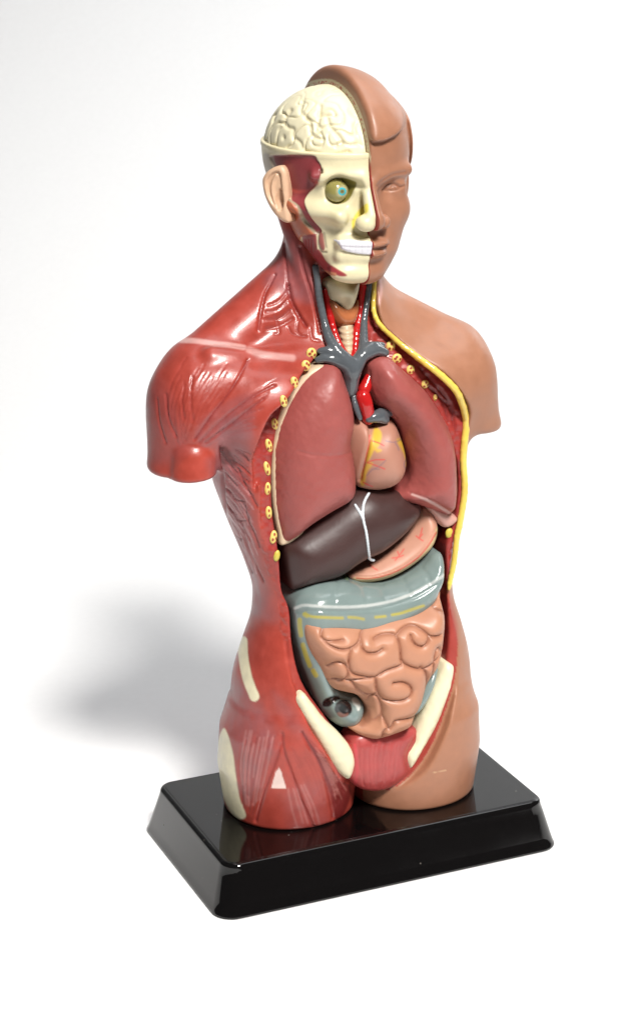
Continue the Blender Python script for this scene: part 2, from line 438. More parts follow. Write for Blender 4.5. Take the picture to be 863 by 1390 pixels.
leg_l = loft([(14, -21, 20.6, 1.2, 20.4), (20, -21, 21.3, 1.2, 20.9), (32, -21.5, 22.3, 1.2, 22), (45, -20.5, 22.3, 1.0, 22.3), (54, -18.5, 21, 1, 21), (64, -14, 14, 0, 15)], 2.1)
leg_r = loft([(14, 20.5, 20.8, -2.6, 20.6), (20, 20.8, 21.3, -2.6, 21), (32, 22, 22, -2.0, 22), (45, 21.8, 21.8, -1.2, 22.3), (54, 19, 20.5, -.5, 21), (64, 14, 14, 0, 15)], 2.1)
# outline of the missing front wall, in the photograph
CUT = np.vstack([px('H', [(140, -60), (175, 200), (225, 420), (215, 520), (120, 560)]), px('B', [(770, 520), (700, 570), (620, 680), (565, 740), (535, 830), (528, 930), (535, 1020), (543, 1110)]),
                 px('G', [(193, 40), (200, 150), (212, 250), (235, 350), (268, 440), (287, 520), (295, 620), (312, 720), (325, 790), (340, 850)]),
                 px('F', [(110, 560), (160, 640), (210, 730), (250, 790), (320, 840), (400, 850), (470, 840), (540, 790), (600, 720), (655, 620), (700, 500), (738, 370), (752, 230)]),
                 px('E', [(775, 640), (752, 560), (742, 500), (770, 380), (800, 240), (815, 130)]), px('D', [(838, 560), (832, 480), (834, 380), (840, 260), (825, 200), (770, 118), (700, 50), (620, 0)]),
                 px('C', [(540, 492), (480, 446), (425, 403), (368, 352), (328, 314), (308, 262), (306, 200), (312, 130), (312, 60)])])
def ycut(z): return np.interp(z, [20, 40, 55, 70, 90, 110, 140, 155, 162, 168, 175, 185, 200], [-19, -19.5, -18, -15.5, -12.5, -12, -11.5, -9.5, -7, -4, -1, 1.0, 2])
def lift(P):                                                                  # photograph -> the cut plane (by iteration)
    y = np.full(len(P), -12.0); out = None
    for _ in range(12):
        out = np.vstack([at(P[i], Y=y[i]) for i in range(len(P))]); y = ycut(out[:, 2])
    return out
CUT3 = lift(CUT); CUTF = poly_field(smooth_line(CUT3[:, [0, 2]], True, 3), 0.4, 14)
CAVP = np.array([(446, 482), (410, 515), (384, 560), (371, 620), (370, 690), (378, 745), (384, 800), (394, 830), (398, 880), (410, 925), (436, 965), (470, 1005), (515, 1022), (560, 1000), (592, 950),
                 (608, 880), (608, 800), (606, 740), (618, 705), (622, 640), (606, 585), (578, 535), (540, 500), (515, 484), (480, 505)], float)
CAVF = poly_field(smooth_line(lift(CAVP)[:, [0, 2]], True, 4), 0.4, 10)
def body(x, y, z):
    d = torso(x, y, z)
    d = np.where(z > 176, smax(d, z-183, 4), d)
    d = smin(d, smax(neck(x, y, z), z-208, 3), 5)
    # trapezius slopes and shoulder girdle
    d = smin(d, cap(x, y, z, (-8, 14, 187), (-45, 9, 163), 10.5, 10), 7)
    d = smin(d, cap(x, y, z, (8, 13, 182), (37, 5, 160.5), 5.8, 10.3), 7)
    # deltoids and arm stumps
    al = smin(ell(x, y, z, (-48.5, 4, 153), (14, 16, 19)), cap(x, y, z, (-50, 4, 154), (-55.2, 3, 124), 12.2, 11), 6)
    al = smax(al, (135-z)*0.99+(x+55)*0.10+(y-4)*.06, 2.0)
    # the small front bundle at the end of the muscle arm
    al = smin(al, smax(cap(x, y, z, (-53.5, -5.0, 140), (-54.5, -6.5, 122), 7.0, 7.6), (134.4-z)+(x+50)*.06, 1.4), 0.8)
    al = smin(al, sph(x, y, z, (-39, -3, 161), 9), 6)
    ar = smin(ell(x, y, z, (36.5, 0, 153), (12, 14, 17)), cap(x, y, z, (38, 0, 153), (45.5, -1, 124), 10.3, 9.8), 6)
    ar = smax(ar, (136-z)*0.98-(x-45)*0.05, 3.0)
    d = smin(d, al, 5); d = smin(d, ar, 4.5)
    # sternomastoid and collar bone on the muscle side, chest muscle
    d = smin(d, cap(x, y, z, (-15.2, 11, 211), (-8, -4, 168), 4.2, 2.8), 2.0)
    d = smin(d, cap(x, y, z, (-12, -7, 167), (-46, -3, 170), 2.2, 2.4), 3.0)
    d = smin(d, ell(x, y, z, (-27, -10, 152), (18, 11, 15)), 5)
    d = smin(d, cap(x, y, z, (12, -5, 165), (34, -1, 163), 2.2, 2.4), 5.0)
    d = smin(d, ell(x, y, z, (24, -8, 152), (14, 10, 14)), 5)
    # legs
    L = smin(leg_l(x, y, z), 9e9, 1); R = leg_r(x, y, z)
    lg = np.minimum(L, R); lg = np.where(z > 40, smin(L, R, 5), lg)
    lg = smax(lg, z-62, 3)
    tor = smax(d, 40-z, 5)                                   # crotch
    d = smin(tor, lg, 2.5)
    d = smax(d, ZB-z, 1.4)
    # the missing front wall and the open cavity
    c = CUTF(x, z); yc = ycut(z)
    d = smax(d, -smax(c, y-yc, 1.2), 0.9)
    cv = CAVF(x, z)
    d = smax(d, -smax(cv, y-6, 2), 1.0)
    return d
# <end body field>
RED = (0.33, 0.046, 0.031); DUST = (0.275, 0.085, 0.088); HOT = (0.40, 0.052, 0.033); DEEP = (0.20, 0.018, 0.018)
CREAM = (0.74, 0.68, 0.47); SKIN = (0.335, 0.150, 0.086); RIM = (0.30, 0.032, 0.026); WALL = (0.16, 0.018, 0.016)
PALE = (0.60, 0.36, 0.33)
def build_body():
    V, Q = surface(body, (-72, -34, 15.6), (60, 34, 208.6), 0.5)
    V = relax(V, Q, 1, 0.5)
    k = Skin(V, Q, RED); V = k.V
    c = CUTF(V[:, 0], V[:, 2]); yc = ycut(V[:, 2])
    rim = (c < np.where(V[:, 0] > 6, -0.7, 0.15)) & (V[:, 1] < 9) & (V[:, 1] > yc-1.2)
    skin = (V[:, 0] > 0.6) & ~rim
    mus = ~rim & ~skin
    mm = mus.astype(float)
    # ---- broad colour of the muscle side
    n1 = noise3(V, 9, 1); n2 = noise3(V, 2.2, 2); n3 = noise3(V*np.array([1, 1, .35]), 1.1, 3)
    def soft(c_, pts, color, blur, amt, nz=0.35):
        wgt = k.poly(c_, pts, k.col[0]*0, blur, True, 0)
        P = smooth_line(px(c_, pts), True, 5); fld = poly_field(P, 0.7, blur*3+6); d = fld(k.p[:, 0], k.p[:, 1])
        a = sstep(blur, -blur, d+blur*0.8*n1*nz*2)*amt*(0.8+0.25*n2+0.2*n3)*mm*(k.face > -0.2)
        k.mixc(np.clip(a, 0, 1), color)
    soft('G', [(10, -40), (120, 0), (160, 60), (190, 200), (240, 420), (280, 560), (200, 560), (150, 520), (140, 380), (60, 180)], DUST, 8, 1.1)
    soft('B', [(400, 800), (540, 840), (540, 1129), (340, 1129), (380, 960)], DUST, 6, 1.1)
    soft('B', [(700, -60), (820, 120), (830, 260), (740, 260), (640, 200), (590, 180), (660, 60)], DUST, 7, 0.95)
    soft('B', [(280, 850), (330, 780), (430, 720), (540, 680), (540, 860), (420, 900), (320, 920)], DUST, 6, 0.6)
    soft('B', [(40, 640), (110, 600), (250, 880), (180, 960), (60, 960)], DUST, 12, 0.35)
    soft('G', [(90, 780), (200, 880), (270, 980), (240, 1120), (150, 1260), (100, 1060), (70, 930)], DUST, 10, 0.75)
    soft('G', [(250, 830), (330, 900), (400, 1000), (370, 1010), (300, 960)], DUST, 7, 0.5)
    soft('G', [(300, 1200), (430, 1200), (450, 1340), (330, 1350)], DUST, 10, 0.4)
    soft('B', [(330, 360), (560, 220), (590, 300), (540, 420), (300, 400)], HOT, 8, 0.6)
    # the pectoral edge band turning towards the cut
    k.mixc(np.clip(sstep(5, 0.5, c)*mm*(V[:, 1] < -3)*0.7*(V[:, 2] < 165), 0, 1), HOT)
    # ---- carved muscle fibres
    G = k.groove
    G('B', [[(520, 525), (480, 600), (430, 680), (360, 775), (280, 885)]], 1.4, 0.6, DEEP, 0.75)
    G('B', [[(640, 640), (560, 680), (460, 750), (380, 820), (300, 900)], [(590, 700), (500, 770), (400, 850), (330, 900)]], 1.5, 0.5, DEEP, 0.45)
    G('B', fan('B', [(250, 500), (170, 640), (150, 760), (200, 900)], [(500, 540), (430, 660), (340, 780), (265, 890)], 12, 4, 3, .15, 1), 1.1, 0.18, DEEP, 0.20, raw=True)
    G('B', fan('B', [(660, 590), (520, 690), (400, 800), (290, 900)], [(545, 850), (500, 850), (420, 880), (330, 915)], 9, 5, 4), 1.0, 0.24, DUST, 0.35, raw=True)
    G('B', [[(150, 680), (160, 780), (195, 870)], [(110, 700), (120, 800), (150, 900)], [(270, 600), (262, 700), (272, 800)], [(235, 640), (222, 710), (232, 790)]], 1.2, 0.4, DEEP, 0.3)
    # neck: slots and folds
    G('B', [[(640, 140), (620, 180), (595, 230), (580, 300), (566, 395)]], 1.6, 0.8, DEEP, 0.6)
    G('B', [[(700, 190), (715, 260), (745, 320), (780, 372)]], 2.2, 1.0, DEEP, 0.7)
    G('B', [[(755, 20), (770, 120), (810, 250), (845, 400)]], 2.0, 0.9, DEEP, 0.45)
    G('B', [[(680, 0), (690, 100), (700, 190)]], 1.6, 0.5, DEEP, 0.3)
    G('B', [[(700, 210), (660, 260), (610, 280)], [(705, 250), (650, 300), (600, 310)], [(710, 300), (660, 340), (590, 345)], [(720, 340), (670, 370), (600, 390)], [(640, 330), (660, 400), (640, 410)],
            [(750, 330), (740, 390), (760, 420)], [(800, 380), (810, 430), (840, 440)], [(700, 380), (720, 410), (780, 420)]], 1.3, 0.45, DUST, 0.3)
    # flank: saw-tooth bundles
    G('K', [[(110, 260), (130, 330), (180, 400), (240, 470), (330, 540)], [(150, 470), (190, 520), (240, 580)], [(160, 600), (200, 650), (230, 690), (300, 700)],
            [(140, 560), (145, 720), (160, 860), (220, 1000)], [(150, 700), (200, 780), (250, 850), (310, 850)], [(250, 440), (290, 540), (350, 650), (400, 740)],
            [(300, 730), (330, 850), (380, 960), (415, 1060)], [(280, 880), (300, 980), (380, 1180), (450, 1330)], [(180, 850), (220, 950), (270, 1000)], [(190, 950), (230, 1030), (260, 1050)],
            [(250, 1000), (300, 1120), (360, 1260)], [(210, 380), (280, 430), (360, 500)], [(240, 300), (290, 330), (330, 380)]], 1.0, 0.50, DEEP, 0.5)
    G('K', fan('K', [(160, 480), (250, 620), (350, 720)], [(180, 850), (260, 980), (350, 1250)], 12, 2, 7), 0.9, 0.25, DEEP, 0.3, raw=True)
    G('K', fan('K', [(240, 280), (300, 300), (340, 330)], [(150, 440), (240, 560), (380, 700)], 8, 2, 8), 0.9, 0.25, DEEP, 0.3, raw=True)
    k.stroke('K', fan('K', [(150, 440), (240, 520), (380, 660)], [(160, 800), (300, 1000), (400, 1300)], 10, 2, 9), 0.9, (0.48, 0.24, 0.24), 0.7, 0.7*mm, False)
    G('K', [[(115, 290), (125, 420), (130, 560), (150, 780), (200, 980)]], 1.8, 0.6, DEEP, 0.5)
    k.poly('K', [(110, 290), (150, 265), (200, 330), (235, 420), (170, 410), (120, 400)], (0.11, 0.010, 0.010), 2.5, True, 0.95*mm)  # armpit shade, painted in as a dark red patch
    # thigh
    G('G', [[(285, 990), (292, 1060), (325, 1150), (365, 1260), (405, 1345)], [(282, 1030), (262, 1090), (225, 1190), (185, 1320)]], 2.0, 0.65, DEEP, 0.4)
    G('G', [[(360, 985), (385, 1030), (430, 1110), (460, 1200), (480, 1310)]], 1.8, 0.7, DEEP, 0.6)
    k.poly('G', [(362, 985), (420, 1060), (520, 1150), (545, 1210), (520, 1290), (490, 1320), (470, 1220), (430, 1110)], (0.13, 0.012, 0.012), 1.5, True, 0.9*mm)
    G('G', fan('G', [(380, 1000), (470, 1100), (540, 1190)], [(440, 1110), (475, 1220), (490, 1320)], 8, 1.5, 11), 1.0, 0.3, DEEP, 0.4, raw=True)
    k.stroke('G', fan('G', [(385, 1010), (470, 1110), (530, 1200)], [(450, 1120), (480, 1200), (500, 1290)], 8, 0.8, 12), 0.6, (0.45, 0.17, 0.14), 1.2, 0.4*mm, False)
    G('G', fan('G', [(130, 1000), (115, 1100), (130, 1250)], [(270, 1000), (240, 1110), (180, 1310)], 9, 1.2, 13), 1.2, 0.22, DEEP, 0.2, raw=True)
    k.stroke('G', fan('G', [(140, 980), (120, 1100), (140, 1250)], [(260, 980), (235, 1100), (190, 1280)], 8, 0.8, 14), 0.9, PALE, 1.8, 0.22*mm, False)
    G('G', fan('G', [(300, 1030), (350, 1150), (410, 1330)], [(355, 1040), (425, 1140), (465, 1310)], 4, 1.5, 15), 1.2, 0.14, DEEP, 0.2, raw=True)
    k.stroke('G', fan('G', [(300, 1200), (310, 1270), (330, 1340)], [(380, 1180), (420, 1260), (440, 1330)], 5, 0.8, 16), 0.9, PALE, 1.8, 0.18*mm, False)
    G('G', [[(300, 640), (310, 720), (330, 800)]], 2.5, 0.4)
    # bone and tendon patches that show through
    k.stroke('B', [[(215, 437), (290, 441), (370, 453), (440, 460), (500, 470)]], 3.6, PALE, 1.6, 0.75*mm)
    k.stroke('B', [[(525, 480), (580, 500), (650, 510), (720, 518)]], 4.6, PALE, 2.2, 0.55*mm)
    k.stroke('G', [[(137, 640), (140, 700), (155, 780), (182, 850)]], 6.6, CREAM, 1.2, mm)
    k.poly('G', [(60, 975), (78, 985), (100, 1060), (112, 1150), (128, 1240), (150, 1302), (110, 1310), (70, 1245), (40, 1150), (38, 1050)], CREAM, 1.4, True, mm)
    k.poly('G', [(275, 1118), (283, 1135), (302, 1197), (245, 1195), (262, 1135)], (0.68, 0.52, 0.47), 0.8, False, mm)
    k.poly('B', [(165, 1050), (255, 960), (290, 925), (350, 922), (372, 950), (370, 1030), (350, 1062), (260, 1070)], (0.42, 0.056, 0.034), 2.5, True, 0.5*mm)
    # ---- skin side and cut faces
    sk = skin.astype(float); k.mixc(sk, SKIN)
    red_fade = k.poly('E', [(730, 480), (770, 600), (800, 760), (770, 880), (700, 880), (700, 500)], RED, 3.0, True, 0.0)
    fld = poly_field(px('E', [(725, 470), (752, 560), (770, 640), (772, 720), (758, 800), (740, 870), (690, 880), (690, 480)]), 0.5, 20)
    d = fld(k.p[:, 0], k.p[:, 1]); k.mixc(sk*sstep(5, -5, d)*(k.face > 0)*0.9, RED)
    rm = rim.astype(float); k.mixc(rm, RIM)
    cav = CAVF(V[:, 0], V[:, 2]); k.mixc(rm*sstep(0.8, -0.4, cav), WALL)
    k.mixc(rm*np.clip(0.35*noise3(V, 1.2, 5), 0, .35), HOT)
    fr = sstep(2.5, 0.0, -c)*rm*(V[:, 0] < 0); k.mixc(fr*0.6, HOT)
    lower = rm*sstep(95, 80, V[:, 2]); k.mixc(lower*0.55*(cav > 0.5), RED)
    rough = rm*(cav > 0.3)*(V[:, 2] > 80)
    k.V = k.V-k.N*(rough*(0.28*noise3(V, 1.6, 6)+0.18*noise3(V, .8, 7)))[:, None]
    G('C', [[(480, 480), (540, 545), (600, 620), (620, 680)], [(520, 560), (570, 610), (600, 700)], [(560, 600), (600, 640), (630, 740)]], 1.6, 0.7, DEEP, 0.6)
    k.stroke('P', [[(516, 380), (517, 395), (514, 412)]], 2.2, PALE, 2, 0.6*sk)  # highlight on the neck, painted in as a pale streak
    k.stroke('F', [[(638, 770), (655, 762), (672, 760), (692, 756)]], 0.5, (0.62, 0.42, 0.24), 0.6, 0.7*sk)
    k.refresh()
    cls = np.where(rim, 2, np.where(skin, 1, 0))
    fc = np.sort(cls[k.Q], 1)[:, 2]
    col = np.clip(k.col, 0, 1)
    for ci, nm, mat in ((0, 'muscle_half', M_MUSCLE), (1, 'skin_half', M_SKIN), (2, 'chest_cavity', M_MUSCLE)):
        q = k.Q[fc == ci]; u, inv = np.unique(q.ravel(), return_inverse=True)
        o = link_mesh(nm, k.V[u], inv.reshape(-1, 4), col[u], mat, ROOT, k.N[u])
    return o
CAVITY = build_body()
# ------------------------------------------------------------------ yellow fat cord along the cut skin edge
def cut_pt(c, pts, off=0.0):
    P = px(c, pts); y = np.full(len(P), -12.0)
    for _ in range(12):
        out = np.vstack([at(P[i], Y=y[i]) for i in range(len(P))]); y = ycut(out[:, 2])+off
    return out
def surf_pts(fn, c, pts, off=0.0, y0=-34.0):
    """points where the traced sight lines meet the front of a field"""
    out = []
    for q in px(c, pts):
        d = fw*F_PX+RT*(q[0]-431.5)-UP*(q[1]-650.0); d = d/np.linalg.norm(d)
        t = np.arange(540, 800, 0.15); P = CAM+t[:, None]*d
        v = fn(*P.T); i = np.nonzero(v < 0)[0]
        out.append(P[i[0] if len(i) else v.argmin()]-d*off)
    return np.array(out)
YEL = (0.74, 0.55, 0.10)
def cord():
    C_ = [(312, 120), (308, 200), (307, 262), (326, 312), (366, 352), (423, 402), (480, 446), (542, 493), (602, 545), (640, 595)]
    up_ = px('C', C_); hit = surf_pts(body, 'P', [(a+6, b-4) for a, b in up_])           # lie against the skin's cut lip
    P = np.vstack([np.array([at(q_, Y=min(h_[1]+0.6, ycut(h_[2])-0.2))[0] for q_, h_ in zip(up_, hit)]),
                   cut_pt('D', [(840, 265), (834, 350), (828, 430), (833, 500), (834, 560), (826, 620), (812, 700), (803, 740)], -0.5),
                   cut_pt('E', [(758, 380), (745, 440), (736, 490)], -0.5)])
    P = smooth_line(P, False, 2); n = len(P)
    R = np.interp(np.arange(n)/n, [0, .15, .3, .5, .62, .8, .95, 1], [0.75, 0.8, 1.05, 1.15, 1.05, 1.0, 0.8, 0.4])
    f = tube(P, R, 0.3)
    lo, hi = P.min(0)-2, P.max(0)+2
    def work(k): k.mixc(np.clip(0.5*noise3(k.V, 2.5, 9), 0, .4), (0.62, 0.36, 0.05))
    part('fat_layer', f, lo, hi, 0.4, YEL, M_GLOSS, ROOT, work=work, thr=3)
cord()
# ------------------------------------------------------------------ cut ends of the ribs
def ribs():
    spots = [('B', 805, 498, 25, 27, 4), ('B', 780, 552, 22, 25, 4), ('B', 728, 628, 18, 28, 3), ('B', 680, 712, 17, 29, 3), ('B', 640, 815, 16, 29, 3), ('B', 613, 912, 16, 33, 3), ('B', 605, 1015, 15, 34, 2),
             ('K', 481, 598, 26, 52, 2), ('K', 490, 785, 27, 50, 2), ('K', 527, 978, 30, 52, 3), ('K', 553, 1125, 27, 45, 0),
             ('H', 700, 540, 36, 42, 3), ('H', 745, 630, 40, 37, 4), ('H', 845, 712, 33, 37, 3), ('C', 507, 551, 16, 17, 3), ('C', 546, 603, 8, 13, 2), ('E', 738, 258, 17, 22, 0)]
    for i, (c, x, y, rx, rz, nd) in enumerate(spots):
        P = cut_pt(c, [(x, y), (x+rx, y), (x, y+rz)], -0.5)
        o = surf_pts(body, c, [(x, y)], 0.0)[0]; a = np.linalg.norm(P[1]-P[0])*.92; b = np.linalg.norm(P[2]-P[0])*1.0
        rng = np.random.default_rng(i); tilt = rng.uniform(-.2, .2) if c != 'B' else -0.25
        ct, st = math.cos(tilt), math.sin(tilt)
        f = lambda x, y, z: ell((x-o[0])*ct-(z-o[2])*st+o[0], y, (x-o[0])*st+(z-o[2])*ct+o[2], o, (a, 0.9, b))
        base = (0.78, 0.60, 0.17) if nd else (0.55, 0.45, 0.07)
        def work(k):
            for j in range(nd):
                an = math.pi/2+j*2*math.pi/max(nd, 1)+rng.uniform(-.4, .4); q = .5 if nd > 2 else .42
                ctr = np.array([o[0]+a*q*math.cos(an), 0, o[2]+b*q*math.sin(an)])
                d = np.sqrt(((k.V[:, 0]-ctr[0])/a)**2+((k.V[:, 2]-ctr[2])/b)**2*1.2)
                k.mixc(sstep(0.36, 0.20, d)*(k.V[:, 1] < o[1]+.2), (0.30, 0.02, 0.015))
        m = max(a, b)+1
        part('rib_end', f, o-[m, 1.8, m], o+[m, 1.8, m], 0.2, base, M_BONE, CAVITY, dense=True, work=work, rel=0)
ribs()
# <organs>
LUNG = (0.31, 0.072, 0.063); LIVER = (0.046, 0.019, 0.017); GREYV = (0.085, 0.095, 0.105); COLON = (0.19, 0.245, 0.235); GUT = (0.46, 0.215, 0.128)
HEART = (0.42, 0.20, 0.14); BLOOD = (0.45, 0.012, 0.012)
def outline(c, pts, yrim, D):
    """traced outline -> model: its left and upper edges lie on the rim, its right and lower edges on the swell"""
    P = px(c, pts); t = np.roll(P, -1, 0)-np.roll(P, 1, 0)
    A = 0.5*np.sum(P[:, 0]*np.roll(P[:, 1], -1)-np.roll(P[:, 0], -1)*P[:, 1])
    n = np.stack([t[:, 1], -t[:, 0]], 1)*(1 if A > 0 else -1); n /= np.linalg.norm(n, axis=1)[:, None]+1e-9
    wgt = np.clip(n@np.array([0.8, 0.6]), 0, 1)
    return np.array([at(p_, Y=yrim-D*(0.12+0.38*w_))[0][[0, 2]] for p_, w_ in zip(P, wgt)])
def organ(name, c, pts, Yt, yrim, D, W, yback, h, base, mat, work=None, k=0.8, mod=None, rel=1, parent=None):
    f, lo, hi = pillow(outline(c, pts, yrim, D), yrim, D, W, yback, k, mod=mod)
    return part(name, f, lo, hi, h, base, mat, parent or ROOT, dense=True, work=work, rel=rel)
# ---- lungs
LA = [(255, 48), (285, 35), (318, 40), (345, 75), (372, 145), (392, 210), (405, 285), (399, 340), (390, 380), (400, 430), (410, 500), (411, 575), (395, 610), (330, 645), (262, 688), (200, 733), (150, 772), (120, 786), (99, 765),
      (86, 720), (74, 660), (65, 580), (61, 500), (62, 420), (72, 340), (95, 258), (128, 185), (168, 118), (210, 76)]
def lung_a(k):
    n = noise3(k.V, 2.5, 21)
    k.V = k.V-k.N*(0.10*n+0.06*noise3(k.V, 1.0, 22))[:, None]; k.refresh()
    k.mixc(np.clip(0.12+0.2*n, 0, .4), (0.37, 0.095, 0.085))
    k.groove('D', [[(165, 395), (230, 412), (320, 412), (392, 396)]], 2.2, 0.22)
    k.mixc(sstep(-9.3, -8.2, k.V[:, 1])*0.8, (0.55, 0.42, 0.30))
    k.stroke('D', [[(408, 588), (394, 606), (328, 640), (260, 684), (198, 728), (150, 766), (122, 780)]], 1.6, (0.60, 0.46, 0.34), 1.2, 0.9, True)
organ('lung', 'D', LA, -14, -9.5, 11.5, 13, 2, 0.4, LUNG, M_ORGAN, lung_a, 1.0)
PLA = [(262, 44), (206, 70), (157, 122), (118, 186), (90, 258), (69, 338), (59, 420), (57, 500), (60, 580), (68, 650), (83, 728), (102, 778), (200, 700), (250, 400), (300, 200), (320, 60)]
organ('pleura', 'D', PLA, -11.5, -11.0, 1.2, 2, -6, 0.35, (0.62, 0.47, 0.32), M_BONE)
LB = [(444, 70), (448, 38), (470, 17), (500, 10), (535, 20), (575, 55), (630, 105), (690, 165), (740, 240), (780, 310), (805, 385), (815, 455), (818, 560), (814, 625), (801, 668), (770, 658), (735, 645), (690, 627), (640, 612),
      (590, 603), (566, 594), (556, 578), (575, 562), (603, 535), (619, 492), (616, 430), (600, 370), (580, 312), (553, 268), (515, 232), (478, 205), (455, 165), (444, 115)]
def lung_b(k):
    n = noise3(k.V, 2.5, 25)
    k.V = k.V-k.N*(0.10*n+0.06*noise3(k.V, 1.0, 26))[:, None]; k.refresh()
    k.mixc(np.clip(0.08+0.2*n, 0, .4), (0.37, 0.095, 0.085))
    k.stroke('D', [[(622, 568), (680, 592), (740, 625), (798, 662)]], 1.6, (0.55, 0.36, 0.33), 1.2, 0.85)  # highlight along the lower edge ridge, painted as a paler line
    k.groove('D', [[(450, 70), (452, 130), (475, 185), (520, 225), (560, 262)]], 2, 0.25)
    k.groove('D', [[(612, 562), (670, 580), (735, 614), (800, 650)]], 1.5, 0.25)
organ('lung', 'D', LB, -15, -10, 11.5, 11, 2, 0.4, LUNG, M_ORGAN, lung_b, 1.0)
organ('pleura', 'D', [(690, 615), (800, 655), (795, 690), (760, 705), (735, 690), (705, 650)], -12, -11, 2, 2, -6, 0.35, (0.55, 0.30, 0.25), M_ORGAN)
# ---- heart with its painted vessels
HT = [(375, 290), (398, 262), (425, 258), (448, 275), (458, 288), (480, 272), (510, 265), (540, 268), (563, 292), (582, 332), (602, 390), (614, 450), (610, 495), (590, 532), (552, 552), (500, 560), (440, 552), (400, 530), (375, 450), (365, 360)]
def heart_w(k):
    st = k.stroke
    k.groove('D', [[(452, 285), (455, 330), (440, 390), (420, 460), (410, 510)]], 3.0, 0.8)
    fat = (0.62, 0.40, 0.03)
    k.poly('D', [(470, 300), (490, 305), (500, 330), (490, 370), (470, 390), (455, 420), (440, 440), (430, 430), (445, 380), (462, 340)], fat, 2.0, True, 0.9)
    k.poly('D', [(440, 440), (465, 445), (440, 480), (430, 530), (415, 530), (412, 490)], fat, 2.0, True, 0.8)
    k.poly('D', [(560, 350), (585, 350), (602, 400), (612, 450), (600, 470), (590, 410)], fat, 2.0, True, 0.9)
    k.poly('D', [(470, 380), (500, 390), (480, 400)], fat, 2.0, True, 0.8)
    st('D', [[(456, 325), (450, 360), (438, 400), (424, 460), (414, 508)], [(440, 440), (470, 430), (510, 428)], [(440, 440), (470, 450), (512, 466)], [(462, 352), (490, 362), (508, 372)], [(425, 520), (445, 530), (462, 537)]], 0.8, (0.60, 0.04, 0.04), 0.7, 0.9)
    st('D', [[(515, 352), (550, 358), (580, 345)], [(555, 362), (565, 378), (568, 390)], [(440, 492), (460, 470), (490, 455), (515, 432)], [(460, 468), (490, 466)], [(600, 420), (590, 450), (598, 470)]], 0.8, (0.22, 0.13, 0.15), 0.7, 0.8)
    k.mixc(np.clip(0.15*noise3(k.V, 3, 31), 0, 1), (0.42, 0.18, 0.12))
organ('heart', 'D', HT, -16, -9, 11, 12, 2, 0.35, HEART, M_ORGAN, heart_w, 1.0)
# ---- liver, ligament, stomach
LV = [(52, 320), (58, 400), (72, 470), (90, 501), (130, 496), (200, 480), (280, 458), (330, 432), (368, 404), (410, 378), (425, 372), (470, 353), (520, 318), (575, 270), (615, 222), (634, 185), (625, 150), (580, 115), (520, 85), (450, 78), (385, 78), (300, 120), (200, 200), (80, 280)]
def liver_w(k): k.mixc(np.clip(0.25*noise3(k.V, 5, 41), 0, .3), (0.06, 0.028, 0.025))
LVo = organ('liver', 'E', LV, -16, -10, 8.5, 12, 2, 0.4, LIVER, M_ORGAN, liver_w, 1.0)
fl, _, _ = pillow(outline('E', LV, -10, 8.5), -10, 8.5, 12, 2, 1.0)
lines = [surf_pts(fl, 'E', [(345, 140), (362, 168), (378, 197)], .15), surf_pts(fl, 'E', [(402, 92), (386, 120), (378, 150), (378, 197), (390, 250), (396, 290), (400, 325), (403, 350), (404, 364)], .2), surf_pts(fl, 'E', [(404, 362), (412, 369), (422, 371)], .25)]
tb = [tube(smooth_line(L, False, 3), 0.42, 0.2) for L in lines]
A_ = np.vstack(lines)
part('ligament', lambda x, y, z: smin(smin(tb[0](x, y, z), tb[1](x, y, z), .3), tb[2](x, y, z), .3), A_.min(0)-1, A_.max(0)+1, 0.22, (0.62, 0.68, 0.72), M_GLOSS, LVo, dense=True, rel=0)
STM = [(325, 448), (345, 425), (430, 375), (520, 312), (590, 240), (630, 155), (660, 165), (685, 195), (701, 235), (698, 290), (670, 342), (600, 402), (520, 447), (440, 470), (370, 470)]
def stomach_w(k):
    k.stroke('E', [[(345, 455), (400, 456), (450, 451), (520, 428), (600, 382), (656, 325), (688, 272), (694, 240)]], 4.0, (0.55, 0.42, 0.22), 1.0, 0.9)
    k.stroke('E', [[(350, 446), (400, 448), (450, 441), (520, 417), (600, 367), (650, 312), (684, 255)]], 0.8, (0.50, 0.03, 0.03), 0.7, 0.9)
    k.stroke('E', [[(625, 237), (618, 262), (610, 280)], [(600, 270), (612, 280), (628, 290)], [(626, 262), (613, 280)], [(548, 325), (530, 350), (512, 372)], [(522, 335), (528, 350)], [(546, 350), (528, 358), (500, 362)], [(405, 388), (420, 402), (437, 412)]], 0.9, (0.62, 0.07, 0.06), 0.9, 0.8)
    k.groove('E', [[(345, 438), (400, 440), (450, 432), (520, 408), (600, 357), (646, 302), (680, 245)]], 1.0, 0.22)
    k.stroke('E', [[(345, 470), (440, 470), (520, 447), (600, 402), (670, 342), (698, 290)]], 1.0, (0.40, 0.36, 0.06), 1.0, 0.6)
organ('stomach', 'E', STM, -14, -8, 8.5, 9, 2, 0.35, (0.52, 0.26, 0.18), M_ORGAN, stomach_w, 1.0)
organ('gallbladder', 'E', [(285, 460), (300, 448), (320, 445), (325, 458), (312, 470), (292, 472)], -14, -10, 4, 2, -2, 0.3, (0.12, 0.17, 0.10), M_GLOSS)
